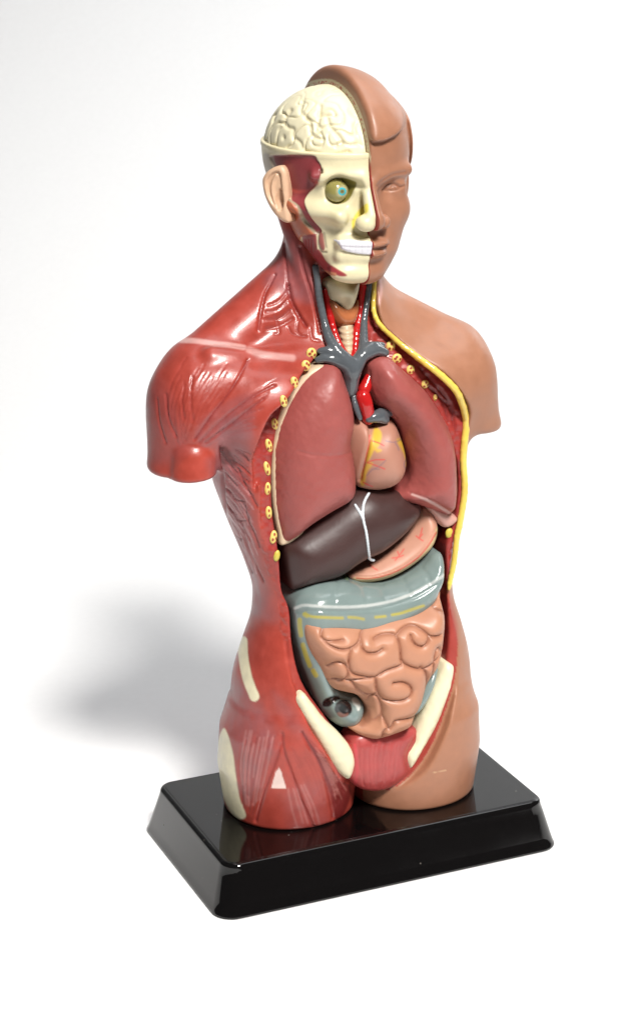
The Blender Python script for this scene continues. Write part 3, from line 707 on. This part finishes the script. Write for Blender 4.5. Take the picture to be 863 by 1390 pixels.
# ---- large intestine
CO = [(93, 600), (92, 575), (101, 538), (130, 500), (185, 474), (250, 464), (310, 463), (360, 474), (410, 478), (460, 476), (525, 462), (590, 430), (640, 392), (672, 352), (697, 340), (718, 355), (727, 400), (728, 445), (722, 480), (705, 515), (690, 560),
      (600, 640), (400, 720), (220, 720), (240, 820), (270, 910), (330, 930), (375, 945), (392, 990), (388, 1040), (350, 1074), (290, 1072), (230, 1030), (190, 970), (150, 870), (120, 780), (100, 690)]
def co_mod(x, z, s): return 0.0
def colon_w(k):
    k.groove('E', [[(372, 470), (385, 500), (395, 540)], [(458, 470), (462, 500), (470, 530)], [(545, 455), (560, 485), (575, 515)], [(268, 462), (262, 500), (260, 545)], [(625, 408), (650, 440), (660, 470)]], 4.0, 0.28)
    k.stroke('E', [[(93, 572), (130, 560), (180, 563), (260, 567), (340, 566), (420, 558), (500, 541), (580, 512), (650, 476), (700, 445), (728, 422)]], 2.0, (0.50, 0.52, 0.50), 1.2, 0.9)
    k.groove('E', [[(96, 585), (180, 582), (260, 585), (340, 584), (430, 575), (500, 558), (590, 528), (660, 490), (725, 445)]], 2.2, 0.45)
    fat = (0.42, 0.36, 0.05)
    k.stroke('E', [[(138, 600), (170, 608), (225, 611), (292, 613)], [(318, 610), (350, 612), (380, 618)], [(500, 600), (540, 592), (590, 575), (630, 562)], [(430, 610), (470, 606)]], 2.0, fat, 1.2, 0.9)
    k.stroke('F', [[(82, 128), (83, 160), (88, 192)], [(96, 232), (108, 275), (125, 320)], [(138, 340), (150, 360)], [(103, 105), (112, 110)]], 3.2, fat, 1.2, 0.9)
    hole_shade = (0.012, 0.006, 0.006)  # near-black paint gives the shallow dents the shade of deep openings
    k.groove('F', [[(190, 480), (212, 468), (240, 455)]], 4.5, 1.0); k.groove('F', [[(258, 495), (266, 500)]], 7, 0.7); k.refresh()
    k.poly('F', [(176, 482), (185, 462), (210, 449), (245, 446), (250, 455), (230, 470), (210, 488), (185, 492)], hole_shade, 1.2)
    k.poly('F', [(228, 498), (240, 470), (272, 463), (296, 480), (300, 512), (278, 530), (250, 530), (233, 516)], hole_shade, 1.2)
    k.poly('F', [(238, 518), (250, 514), (268, 522), (285, 516), (282, 530), (260, 536), (245, 530)], (0.16, 0.06, 0.04), 1.2)
    k.poly('F', [(300, 458), (315, 452), (332, 470), (336, 495), (326, 510), (318, 490), (306, 475)], (0.60, 0.64, 0.60), 0.9)
    k.groove('F', [[(232, 448), (262, 455), (290, 462), (310, 490), (305, 530)]], 2.2, 0.35)
    k.mixc(np.clip(0.2*noise3(k.V, 4, 51), 0, .25), (0.14, 0.19, 0.19))
LI = organ('large_intestine', 'E', CO, -17, -13, 8.5, 7.5, 2, 0.4, COLON, M_GLOSS, colon_w, 1.0)
organ('descending_colon', 'F', [(640, 340), (668, 335), (663, 370), (655, 405), (628, 465), (600, 508), (566, 535), (550, 500), (590, 400)], -20, -18.5, 5, 5, 0, 0.4, COLON, M_GLOSS)
# ---- small intestine: one mass with winding furrows
SI = [(107, 150), (118, 137), (180, 133), (260, 135), (340, 138), (400, 125), (450, 108), (540, 88), (600, 62), (650, 35), (680, 16), (688, 50), (690, 85), (700, 115), (699, 200), (690, 270), (668, 345), (632, 395), (617, 450), (590, 515), (572, 545), (568, 580), (520, 604), (460, 624),
      (410, 636), (360, 622), (310, 596), (285, 570), (350, 548), (360, 500), (350, 470), (320, 442), (270, 432), (225, 415), (185, 375), (160, 320), (130, 268), (110, 205)]
def EF(L): return [(x-30.8, y-493) for x, y in L]
GR = [EF([(206, 630), (210, 665), (208, 695), (225, 712), (262, 716), (300, 710)]), EF([(208, 695), (240, 730), (290, 750), (330, 745), (362, 722), (373, 690), (370, 630)]), EF([(372, 690), (378, 738), (400, 764), (440, 763), (463, 748)]),
      EF([(428, 706), (455, 690), (490, 684), (520, 692), (535, 730), (541, 790)]), EF([(520, 692), (548, 662), (590, 648), (630, 668), (665, 694), (705, 690)]), EF([(582, 690), (590, 715), (612, 735), (638, 735), (655, 712), (656, 688)]),
      EF([(335, 745), (325, 785), (326, 830), (345, 852), (400, 864), (435, 866)]), EF([(232, 815), (270, 802), (308, 812), (322, 845), (310, 870), (280, 880)]), EF([(541, 790), (560, 812), (600, 828), (640, 828), (690, 790), (720, 740), (722, 690)]),
      [(404, 372), (450, 345), (510, 322), (510, 297)], [(404, 372), (408, 420), (425, 455), (450, 468), (500, 472), (540, 460), (556, 432), (545, 408), (515, 394), (478, 398)], [(185, 372), (240, 378), (300, 384), (350, 380), (404, 372)],
      [(362, 462), (385, 447), (412, 452), (426, 485), (430, 525), (405, 545), (375, 540)], [(430, 525), (445, 560), (460, 588), (474, 575), (488, 556), (530, 548), (570, 540)], [(362, 500), (372, 545), (340, 570)], [(617, 450), (622, 410), (612, 350), (590, 330)],
      [(640, 30), (632, 60), (655, 85), (690, 90)], [(690, 270), (665, 250), (650, 290), (640, 370)], [(430, 625), (436, 606), (450, 590)], [(300, 384), (330, 420), (362, 440), (405, 440)]]
f_si, _, _ = pillow(outline('F', SI, -17, 10.5), -17, 10.5, 9, 2, 1.0)
GRL = [smooth_line(surf_pts(f_si, 'F', g)[:, [0, 2]], False, 5) for g in GR]
GRF = line_field(GRL, 0.15, 5)
def si_mod(x, z, s):
    t = np.clip(GRF(x, z)/2.7, 0, 1)
    return 2.1*(1-np.sqrt(np.maximum(1-(1-t)**2, 0)))*sstep(0.5, 2.5, s)
def si_w(k):
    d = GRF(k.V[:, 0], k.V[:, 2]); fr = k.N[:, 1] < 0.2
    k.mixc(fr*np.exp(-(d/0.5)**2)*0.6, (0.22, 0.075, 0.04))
    k.mixc(np.clip(0.25*noise3(k.V, 4, 61), 0, .3), (0.42, 0.18, 0.105))
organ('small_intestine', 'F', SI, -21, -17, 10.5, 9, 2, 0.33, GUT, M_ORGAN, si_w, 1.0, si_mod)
# ---- pelvic floor muscle and the two cut hip bones
FLP = [(345, 600), (296, 640), (288, 720), (285, 785), (330, 834), (395, 851), (455, 843), (505, 815), (548, 770), (536, 700), (556, 650), (575, 585), (440, 590)]
def flap_w(k):
    k.groove('F', fan('F', [(320, 640), (325, 730), (340, 820)], [(520, 630), (500, 720), (480, 830)], 10, 3, 71), 1.2, 0.2, (0.45, 0.10, 0.09), 0.35, raw=True)
    k.stroke('F', [[(312, 650), (320, 700), (322, 770), (312, 820)]], 2, (0.50, 0.05, 0.06), 1.2, 0.8)
    k.mixc(np.clip(0.3+0.2*noise3(k.V, 3, 72), 0, .4), (0.36, 0.06, 0.06))
organ('pelvic_muscle', 'F', FLP, -23, -18.4, 3.2, 8, -10, 0.4, (0.34, 0.045, 0.04), M_MUSCLE, flap_w, 1.4)
BL = [(100, 434), (76, 448), (72, 468), (85, 505), (120, 570), (180, 668), (230, 745), (268, 788), (300, 795), (318, 725), (296, 660), (250, 602), (190, 545), (138, 478)]
BR = [(692, 313), (722, 318), (732, 340), (722, 400), (700, 470), (660, 572), (610, 662), (568, 735), (548, 757), (533, 725), (532, 690), (560, 640), (578, 575), (620, 470), (662, 372)]
def bone_w(k):
    k.V = k.V-k.N*(0.08*noise3(k.V, 1.5, 75))[:, None]
    k.mixc(np.clip(0.3*noise3(k.V, 2, 76), 0, .3), (0.66, 0.56, 0.40))
for B in (BL, BR): organ('hip_bone', 'F', B, -20, -19.0, 2.6, 4, -8, 0.35, CREAM, M_BONE, bone_w, 1.0)
# ---- great vessels, windpipe, larynx
def vtube(name, c, spec, base, mat, off=0.0, k=0.8, h=0.3, work=None, parent=None):
    fs = []; allp = []
    for L in spec:
        P = np.vstack([at(px(c, [(q[0], q[1])]), Y=q[2]) for q in L]); R = np.array([q[3] for q in L])
        u = np.linspace(0, len(P)-1, len(P)*4); P2 = smooth_line(P, False, 4); R2 = np.interp(np.linspace(0, 1, len(P2)), np.linspace(0, 1, len(P)), R)
        fs.append(tube(P2, R2, 0.3)); allp.append(P2)
    def f(x, y, z):
        d = fs[0](x, y, z)
        for g in fs[1:]: d = smin(d, g(x, y, z), k)
        return d
    A = np.vstack(allp)
    return part(name, f, A.min(0)-4, A.max(0)+4, h, base, mat, parent or ROOT, work=work, thr=3)
vtube('vein', 'H', [[(150, -40, -0.5, 1.0), (165, 60, -1.5, 1.0), (182, 200, -3, 1.1), (215, 360, -5, 1.15), (250, 480, -8, 1.6), (310, 580, -11, 2.0), (385, 660, -12.5, 2.4), (415, 720, -12.5, 2.7), (410, 780, -11.5, 2.5), (405, 860, -10.5, 2.2)],
                    [(550, 20, 0.5, 0.85), (535, 150, -1, 0.95), (507, 340, -4, 1.05), (503, 480, -8, 1.35), (498, 580, -11, 1.8), (450, 670, -12.5, 2.4), (415, 720, -12.5, 2.7)],
                    [(165, 640, -10, 0.9), (220, 628, -11, 1.25), (290, 640, -12, 1.5), (370, 680, -12.5, 1.9)], [(180, 575, -9.5, 0.8), (240, 570, -10.5, 1.2), (290, 600, -11.5, 1.3)],
                    [(660, 585, -10.5, 1.3), (590, 568, -11.5, 1.7), (510, 600, -12, 1.9)], [(640, 530, -9.5, 0.9), (560, 535, -11, 1.2), (510, 570, -11.5, 1.3)]], GREYV, M_GLOSS, h=0.25)
vtube('artery', 'H', [[(262, 330, -3, 0.9), (300, 470, -5.5, 1.1), (350, 575, -8.5, 1.15), (400, 640, -10.5, 1.0)], [(505, 60, 0.5, 0.9), (472, 330, -3, 1.0), (448, 450, -5.5, 1.3), (440, 590, -9, 1.3), (425, 640, -10.5, 1.1)], [(225, 130, -0.5, 1.0), (262, 330, -3, 1.0)]], BLOOD, M_GLOSS, h=0.25)
vtube('aorta', 'D', [[(452, 88, -10.5, 1.2), (440, 120, -11, 1.7), (428, 147, -11.5, 1.9)]], BLOOD, M_GLOSS, h=0.25)
vtube('aorta', 'D', [[(424, 172, -12.5, 2.2), (434, 205, -13, 2.2), (446, 262, -12.5, 2.0)]], BLOOD, M_GLOSS, h=0.25)
vtube('pulmonary_artery', 'D', [[(530, 240, -11.5, 1.2), (495, 243, -13.2, 1.7), (462, 258, -14, 1.2)], [(445, 266, -14, 0.9), (480, 258, -13.8, 1.6), (515, 268, -13, 1.2)]], GREYV, M_GLOSS, h=0.22)
vtube('vena_cava', 'D', [[(385, 168, -11, 0.8), (395, 215, -12.5, 0.9), (412, 262, -13.5, 0.7)]], GREYV, M_GLOSS, h=0.22)
def tr_w(k):
    z = k.V[:, 2]; k.V = k.V-k.N*(0.22*(0.5+0.5*np.cos(z*2*math.pi/1.6)))[:, None]
    k.mixc(0.35*(0.5+0.5*np.cos(z*2*math.pi/1.6)), (0.35, 0.20, 0.12))
vtube('windpipe', 'H', [[(368, 370, -1.5, 2.6), (378, 450, -4.5, 2.2), (388, 540, -7, 1.7), (395, 610, -9, 1.0)]], (0.60, 0.46, 0.30), M_BONE, work=tr_w, h=0.28)
def org2(name, pts, Yt, yrim, D, W, yb, base, mat, work=None): organ(name, 'H', pts, Yt, yrim, D, W, yb, 0.28, base, mat, work, 0.7)
org2('thyroid', [(255, 200), (300, 215), (370, 260), (440, 240), (480, 205), (478, 290), (462, 360), (430, 400), (370, 412), (320, 402), (285, 360), (262, 290)], -2.5, -2.2, 4.0, 4, 3, (0.40, 0.13, 0.05), M_GLOSS)
org2('larynx', [(238, 70), (300, 40), (370, 40), (440, 60), (492, 40), (486, 110), (470, 180), (455, 230), (430, 275), (400, 305), (365, 285), (335, 240), (300, 212), (262, 195), (245, 130)], -3, -1.8, 5.2, 5, 3, (0.70, 0.63, 0.42), M_BONE,
     lambda k: (k.groove('H', [[(410, 70), (425, 95), (445, 70)]], 7, .6, (0.35, 0.28, 0.10), .8), k.groove('H', [[(392, 215), (398, 232)]], 6, .4, (0.3, 0.26, 0.16), .5)))
# <head>
face = loft([(186, 0, 4, -5, 3), (189, 0, 7.5, -5, 6), (191, 0, 9, -4.6, 8), (194, 0, 11.4, -3.6, 9.8), (198, 0, 14.0, -2.2, 12.6), (203, 0, 16.6, 1, 15.8), (209, 0, 18.3, 4.6, 19), (216, 0, 19.8, 8, 21.5),
             (223, 0, 20.6, 10, 24), (230, 0, 21, 11, 25.2), (236, 0, 20.5, 11.5, 25), (242, 0, 17, 11.5, 22)], 2.15)
def head0(x, y, z):
    d = smin(smax(smax(face(x, y, z), z-240, 4), 189.0-z, 3.0), ell(x, y, z, (0, 11.5, 226), (21.2, 27, 24)), 3)
    return d
def head_skin(x, y, z):
    d = head0(x, y, z)
    # brow, socket, eyeball
    d = smin(d, cap(x, y, z, (3, -14.2, 221.5), (15, -9.0, 222.3), 1.6, 1.5), 3)
    d = smax(d, -ell(x, y, z, (10.4, -14.6, 217.4), (5.6, 3.2, 3.0)), 2.5)
    d = smin(d, sph(x, y, z, (10.4, -7.6, 217.4), 4.6), 0.8)
    d = smin(d, ell(x, y, z, (10.5, -7.0, 210.5), (6.0, 5.0, 5.5)), 4)                       # cheek
    # nose
    d = smin(d, cap(x, y, z, (0, -15.0, 219.5), (0, -18.6, 210.6), 1.5, 2.5), 2.5)
    d = smin(d, ell(x, y, z, (0, -18.6, 209.3), (3.0, 3.0, 2.6)), 1.2)
    d = smin(d, ell(x, y, z, (3.9, -15.6, 208.6), (2.3, 2.9, 2.3)), 1.0)
    d = smax(d, -ell(x, y, z, (2.3, -17.4, 206.2), (1.3, 2.0, 1.0)), 0.8)
    # lips and chin
    d = smin(d, ell(x, y, z, (0, -14.6, 202.0), (6.4, 3.4, 1.6)), 1.6)
    d = smin(d, ell(x, y, z, (0, -14.0, 199.0), (5.6, 3.6, 1.7)), 1.5)
    d = smax(d, -cap(x, y, z, (0, -18.3, 200.5), (7, -14.0, 200.9), 0.55, 0.4), 0.7)
    d = smax(d, -cap(x, y, z, (-1, -17.6, 196.6), (5, -15.6, 196.9), 1.1, 0.7), 2.0)
    d = smin(d, ell(x, y, z, (0, -10.6, 193.0), (6.0, 4.2, 3.4)), 3)
    # hair cap with its hairline
    hair = ell(x, y, z, (0, 11.2, 227), (23.4, 30.0, 24.6))
    line = np.interp(np.abs(x), [0, 4, 9, 13, 16, 18.5, 20, 22], [232.6, 232.6, 233.6, 235.2, 237.0, 236.0, 226, 214])
    line = np.where(y > 8, np.minimum(line, np.interp(y, [8, 16, 24], [214, 205, 200])), line)
    hair = smax(hair, line-z, np.interp(np.abs(x), [0, 12, 17], [1.2, 1.6, 6.0]))
    hair = smax(hair, np.where(y > -40, 202-z, 0), 2)
    hair = smax(hair, head0(x, y, z)-np.interp(np.abs(x), [0, 11, 17], [2.6, 2.2, 0.8]), 1.0)
    d = smin(d, hair, np.interp(np.abs(x), [0, 12, 17], [0.8, 1.0, 3.0]))
    # ear of the skin side
    d = smin(d, ell(x, y, z, (21.5, 9, 216), (2.2, 4.5, 8)), 1.2)
    return smax(d, -x, 3.2) if False else np.where(z > 226, smax(d, -x, np.interp(z, [226, 236], [0.25, 2.3])), smax(d, -x, 0.25))
def head_work(k):
    V = k.V
    k.groove('J', [[(540, 208), (562, 182), (592, 162), (630, 160), (668, 180), (690, 176)]], 1.6, 0.6, (0.19, 0.07, 0.035), 0.6)
    k.groove('J', [[(545, 207), (590, 209), (640, 203), (668, 186)]], 1.2, 0.4, (0.22, 0.08, 0.04), 0.45)
    k.stroke('J', [[(545, 213), (590, 216), (620, 213)]], 1.0, (0.42, 0.22, 0.14), 1.0, 0.5)
    k.groove('J', [[(600, 182), (622, 170), (645, 178)], [(622, 172), (624, 190)]], 1.5, 0.35, (0.2, 0.07, 0.035), 0.45)
    k.groove('J', [[(500, 175), (525, 145), (570, 112), (630, 85), (700, 72)]], 2.2, 0.35, (0.20, 0.08, 0.045), 0.5)
    k.groove('J', [[(462, 637), (500, 630), (545, 620), (580, 603)]], 1.3, 0.35, (0.22, 0.07, 0.04), 0.6)
    k.groove('J', [[(548, 380), (568, 430), (552, 470)]], 1.6, 0.25)
    k.poly('J', [(486, 545), (500, 515), (530, 500), (545, 505), (530, 530), (500, 548)], (0.16, 0.05, 0.03), 1.5, True, 0.6)
    k.refresh()
    # the sawn edge at the middle plane: bone with its red marrow dots, and red along the face
    cut = (k.N[:, 0] < -0.6) & (k.V[:, 0] < 0.4)
    CL = at(px('A', [(205, 195), (225, 178), (300, 125), (400, 120), (480, 180), (530, 270), (560, 370), (575, 470), (588, 560), (592, 640)]), X=0)[:, [1, 2]]
    fld = line_field([smooth_line(CL, False, 6)], 0.15, 5); d = fld(k.V[:, 1], k.V[:, 2])
    up = sstep(224, 228, k.V[:, 2])
    k.mixc(cut*sstep(1.25, 0.95, d)*up, (0.62, 0.55, 0.38))
    dot = noise3(k.V*np.array([0, 1, 1]), 0.55, 81)
    k.mixc(cut*sstep(0.5, 0.3, d)*np.clip(dot*3, 0, 1)*up, (0.45, 0.05, 0.05))
    edge = cut*(1-up)*(k.V[:, 1] < -6)
    k.mixc(edge, (0.36, 0.035, 0.03))
HS = part('skin_head', head_skin, (-0.6, -26, 185), (27, 44, 254), 0.33, SKIN, M_SKIN, ROOT, work=head_work, thr=4)
def skull(x, y, z):
    d = head0(x, y, z)+0.9
    d = smax(d, 189.5-z, 2)
    d = smin(d, cap(x, y, z, (-9, -13, 210.5), (-18.5, -1, 213), 2.6, 2.0), 3)                       # cheek bone
    d = smin(d, cap(x, y, z, (-2, -14.2, 221.8), (-15, -8.6, 222.3), 1.5, 1.5), 3)                 # brow
    d = smax(d, -ell(x, y, z, (-14.5, -13.5, 205.0), (4.5, 4.5, 4.0)), 4)                           # hollow under the cheek
    d = smin(d, ell(x, y, z, (-3, -11.0, 193.5), (8, 4.4, 3.6)), 3)                                 # chin
    d = smin(d, cap(x, y, z, (-1, -14.5, 219.5), (-1.0, -18.2, 211.0), 1.4, 1.8), 2.0)
    d = smin(d, ell(x, y, z, (-2.2, -17.4, 209.0), (3.3, 2.9, 2.6)), 1.0)                           # nose cartilage
    d = smin(d, cap(x, y, z, (-1, -14.6, 202.5), (-8, -12.6, 202.5), 2.2, 1.8), 2.0)
    d = smin(d, cap(x, y, z, (-1, -14.0, 198.5), (-8, -12.0, 198.7), 2.0, 1.6), 2.0)
    d = smax(d, -sph(x, y, z, (-9.0, -13.2, 217.9), 5.0), 1.0)                                       # orbit
    d = smax(d, -ell(x, y, z, (-5.5, -15.0, 219.8), (2.6, 2.4, 1.6)), 2)
    d = smax(d, x+0.12, 0.3)
    rim = smax(smax(head0(x, y, z)+0.72, z-229.0, .4), 227.6-z, .4)                                  # sawn rim
    d = smin(smax(d, z-229.0, 0.4), smax(rim, x+.12, .3), 0.5)
    return d
BONE = (0.70, 0.63, 0.41)
def skull_work(k):
    k.mixc(np.clip(0.25*noise3(k.V, 3, 91), 0, .2), (0.62, 0.53, 0.30))
    temp = (0.25, 0.04, 0.045)
    w1 = k.poly('A', [(98, 472), (180, 469), (300, 471), (325, 495), (343, 525), (340, 570), (325, 608), (288, 648), (262, 688), (272, 735), (300, 785), (345, 835), (335, 855), (300, 845), (250, 770), (205, 700), (175, 620), (120, 540), (98, 500)], temp, 1.0, True, 1.0)
    k.V = k.V-k.N*(0.5*w1)[:, None]
    k.stroke('A', [[(325, 608), (288, 640), (240, 648), (190, 640)]], 2.0, (0.42, 0.07, 0.06), 1.5, 0.8)
    k.poly('A', [(62, 465), (100, 472), (110, 500), (120, 540), (70, 560)], (0.42, 0.36, 0.30), 2, True, .8)
    w2 = k.poly('A', [(180, 690), (200, 690), (235, 740), (265, 800), (318, 850), (310, 862), (252, 862), (246, 930), (258, 960), (220, 930), (185, 870), (150, 800), (170, 770)], (0.44, 0.12, 0.055), 1.0, True, 1.0)
    k.V = k.V+k.N*(0.35*w2)[:, None]
    k.stroke('A', [[(188, 688), (225, 715), (258, 785), (300, 835), (322, 855)]], 1.6, (0.36, 0.30, 0.20), 0.8, 0.9)
    w3 = k.poly('A', [(252, 862), (320, 852), (325, 930), (300, 965), (258, 940)], (0.27, 0.05, 0.05), 0.8, False, 1.0)
    k.groove('A', [[(272, 885), (275, 940)], [(285, 885), (288, 950)], [(298, 885), (300, 955)]], 0.9, 0.25, DEEP, .5)
    k.poly('A', [(300, 965), (325, 930), (345, 945), (372, 990), (415, 1020), (470, 1055), (440, 1062), (400, 1048), (350, 1030)], (0.30, 0.04, 0.045), 1.2, True, 1.0)
    k.poly('A', [(335, 855), (352, 850), (358, 880), (362, 925), (350, 935), (336, 910), (330, 880)], (0.25, 0.04, 0.045), 1.0, True, 0.9)
    k.groove('A', [[(330, 850), (328, 900), (345, 940), (368, 945)], [(356, 850), (360, 880), (366, 920)]], 1.5, 0.35, (0.30, 0.26, 0.18), 0.6)
    k.stroke('A', [[(225, 925), (260, 965), (300, 1002), (350, 1035), (412, 1052)]], 2.2, (0.50, 0.20, 0.11), 0.9, 1.0)
    olive = (0.20, 0.17, 0.035)
    w4 = k.poly('A', [(365, 640), (375, 605), (405, 585), (450, 580), (490, 592), (515, 605), (505, 635), (490, 670), (465, 698), (425, 708), (390, 695), (370, 668)], olive, 1.2, True, 1.0)
    k.groove('A', [[(480, 610), (520, 625), (565, 632)]], 4, 0.5)
    k.poly('A', [(568, 705), (572, 745), (540, 765), (515, 785), (505, 835), (496, 820), (500, 780), (525, 740)], (0.74, 0.62, 0.05), 1.2, True, 0.85)
    k.poly('A', [(500, 825), (520, 850), (560, 862), (598, 858), (592, 875), (540, 872), (505, 850)], (0.30, 0.26, 0.11), 2.0, True, 0.6)
    k.groove('A', [[(500, 790), (500, 830), (525, 855), (575, 862)]], 2.0, 0.5)
    k.poly('A', [(390, 745), (440, 770), (450, 800), (420, 815), (385, 795)], (0.50, 0.43, 0.24), 6, True, 0.5)
    k.groove('A', [[(344, 540), (346, 552)]], 2.0, 0.8, (0.10, 0.05, 0.02), 1.0)
SK = part('skull', skull, (-25, -26, 185), (0.6, 42, 231), 0.33, BONE, M_BONE, ROOT, work=skull_work, thr=4)
# teeth hug the jaws
TP = xz('A', [(436, 892), (460, 886), (500, 882), (560, 886), (592, 890), (594, 945), (540, 951), (490, 946), (455, 934), (438, 914)], -15)
TF = poly_field(smooth_line(TP, True, 5), 0.15, 4)
def teeth(x, y, z):
    d = head0(x, y, z)+0.9
    d = smin(d, cap(x, y, z, (-1, -14.6, 202.5), (-8, -12.6, 202.5), 2.2, 1.8), 2.0); d = smin(d, cap(x, y, z, (-1, -14.0, 198.5), (-8, -12.0, 198.7), 2.0, 1.6), 2.0)
    return smax(smax(smax(d-0.75, TF(x, z), 0.7), y+8, .5), x+0.1, .2)
def teeth_w(k):
    k.groove('A', [[(405, 915), (450, 918), (520, 922), (590, 922)]], 1.6, 0.2, (0.58, 0.58, 0.62), .15)
    k.groove('A', [[(430, 880), (428, 940)], [(455, 880), (453, 945)], [(482, 880), (480, 948)], [(510, 882), (508, 950)], [(540, 884), (540, 950)], [(568, 886), (568, 948)]], 0.9, 0.08, (0.62, 0.62, 0.66), .06)
part('teeth', teeth, (-13, -21, 193), (0.5, -6, 208), 0.22, (0.70, 0.69, 0.74), M_ORGAN, SK, dense=True, work=teeth_w)
# eyeball
EC = np.array([-8.1, -9.0, 217.8])
def eye_w(k):
    q = px('A', [(447, 647)])[0]; d = np.hypot(k.p[:, 0]-q[0], k.p[:, 1]-q[1])*(863/240)*1.0
    front = (k.N[:, 1] < 0)
    k.mixc(front*sstep(38, 20, d)*.8, (0.46, 0.43, 0.26))
    k.mixc(front*sstep(21.5, 18.5, d), (0.05, 0.42, 0.50)); k.mixc(front*sstep(12.5, 9.5, d), (0.20, 0.18, 0.06)); k.mixc(front*sstep(4.5, 2.5, d), (0.06, .08, .08))
part('eyeball', lambda x, y, z: sph(x, y, z, EC, 3.6), EC-5, EC+5, 0.2, (0.27, 0.24, 0.075), M_GLOSS, SK, dense=True, work=eye_w, rel=0)
# brain half
BG = [[(255, 205), (243, 255), (268, 280), (290, 312), (290, 352), (310, 380), (352, 392)], [(340, 228), (334, 285), (320, 345)], [(375, 288), (388, 330), (432, 380), (446, 412), (420, 425)], [(195, 250), (165, 300), (180, 332), (206, 342), (208, 380), (238, 405), (250, 432)],
      [(152, 300), (140, 350), (165, 400), (192, 440)], [(110, 325), (104, 390), (130, 450)], [(240, 405), (270, 376), (300, 388), (325, 370), (355, 388), (362, 442)], [(300, 388), (302, 440)], [(482, 330), (492, 380), (482, 430)], [(506, 350), (514, 400), (502, 440)],
      [(460, 380), (472, 440)], [(215, 212), (204, 255), (180, 275)], [(130, 280), (120, 330)], [(420, 330), (455, 350)], [(225, 300), (235, 350), (220, 375)], [(85, 390), (95, 440)], [(350, 200), (400, 250)], [(410, 400), (430, 440)], [(155, 360), (135, 400), (150, 445)], [(270, 225), (300, 250)]]
def brain(x, y, z):
    d = ell(x, y, z, (-0.5, 11.6, 226), (19.9, 24.8, 19.9))
    return smax(smax(d, x+0.1, 0.4), 226.5-z, .5)
def brain_w(k):
    V = k.V; top = sstep(244, 238, V[:, 2])
    fld = noise3(V, 6.5, 94)*6.2+noise3(V, 3.2, 95)*1.6+V[:, 2]*0.10; sn = np.abs(np.sin(fld))
    top = top*sstep(-0.3, -2.5, V[:, 0]); g = np.exp(-(sn/0.30)**2)*(0.25*sstep(-0.3, -2.0, V[:, 0])+0.75*top)
    k.V = k.V-k.N*(g*0.75)[:, None]; k.mixc(np.exp(-(sn/0.17)**2)*(0.2+0.8*top)*0.45, (0.52, 0.44, 0.25)); k.refresh()
    k.groove('A', BG[:4], 2.6, 0.6, (0.52, 0.44, 0.25), 0.3)
    k.V = relax(k.V, k.Q, 2, 0.5)
part('brain', brain, (-23, -16, 225.5), (0.6, 39, 248), 0.33, (0.72, 0.66, 0.46), M_BONE, ROOT, work=brain_w, thr=4)
# ear of the flayed side, standing off the head
def ear():
    n = np.array([-0.70, -0.70, 0.12]); n /= np.linalg.norm(n); u = np.array([0.71, -0.70, 0.0]); u /= np.linalg.norm(u); v = np.cross(n, u)*-1
    v = np.array([0, 0, 1.0])-n*n[2]; v /= np.linalg.norm(v)
    O = at(px('A', [(125, 655)]), Y=2.0)[0]
    def loc(c, pts):
        q = px(c, pts); d = fw*F_PX+RT*(q[:, :1]-431.5)-UP*(q[:, 1:2]-650.0)
        t = ((O-CAM)@n)/(d@n); P = CAM+t[:, None]*d-O
        return np.stack([P@u, P@v], 1)
    out = poly_field(smooth_line(loc('A', [(57, 605), (62, 575), (85, 545), (120, 525), (155, 520), (176, 548), (184, 600), (188, 660), (190, 720), (196, 785), (185, 800), (160, 795), (128, 770), (95, 725), (68, 665)]), True, 5), 0.15, 4)
    bowl = poly_field(smooth_line(loc('A', [(78, 600), (98, 562), (130, 545), (152, 560), (160, 620), (166, 690), (160, 740), (138, 740), (108, 705), (84, 655)]), True, 5), 0.15, 4)
    conch = poly_field(smooth_line(loc('A', [(132, 640), (150, 628), (164, 670), (166, 715), (150, 735), (130, 715), (122, 680)]), True, 5), 0.15, 4)
    canal = loc('A', [(150, 690)])[0]; anti = [smooth_line(loc('A', [(128, 568), (112, 600), (108, 640), (118, 690), (135, 725)]), False, 5)]
    AF = line_field(anti, 0.15, 4)
    def f(x, y, z):
        P = np.stack([x-O[0], y-O[1], z-O[2]], 0)
        a = (P*u[:, None]).sum(0); b = (P*v[:, None]).sum(0); w_ = (P*n[:, None]).sum(0)
        so, sb = out(a, b), bowl(a, b)
        top = 0.9*np.sqrt(np.clip(-so, 0, 1.2)/1.2)-0.9*sstep(0.1, -0.7, sb)+0.75*np.exp(-(AF(a, b)/.55)**2)-1.2*sstep(0.1, -0.8, conch(a, b))-0.5*np.exp(-(((a-canal[0])/1.0)**2+((b-canal[1])/1.3)**2))
        d = smax((w_-top)*0.8, so, 0.7)
        return smax(d, -w_-2.6-np.clip(a*0.5, 0, 2), 0.8)
    part('ear', f, O-[9, 9, 12], O+[9, 9, 12], 0.25, (0.62, 0.40, 0.26), M_SKIN, ROOT, dense=True)
ear()
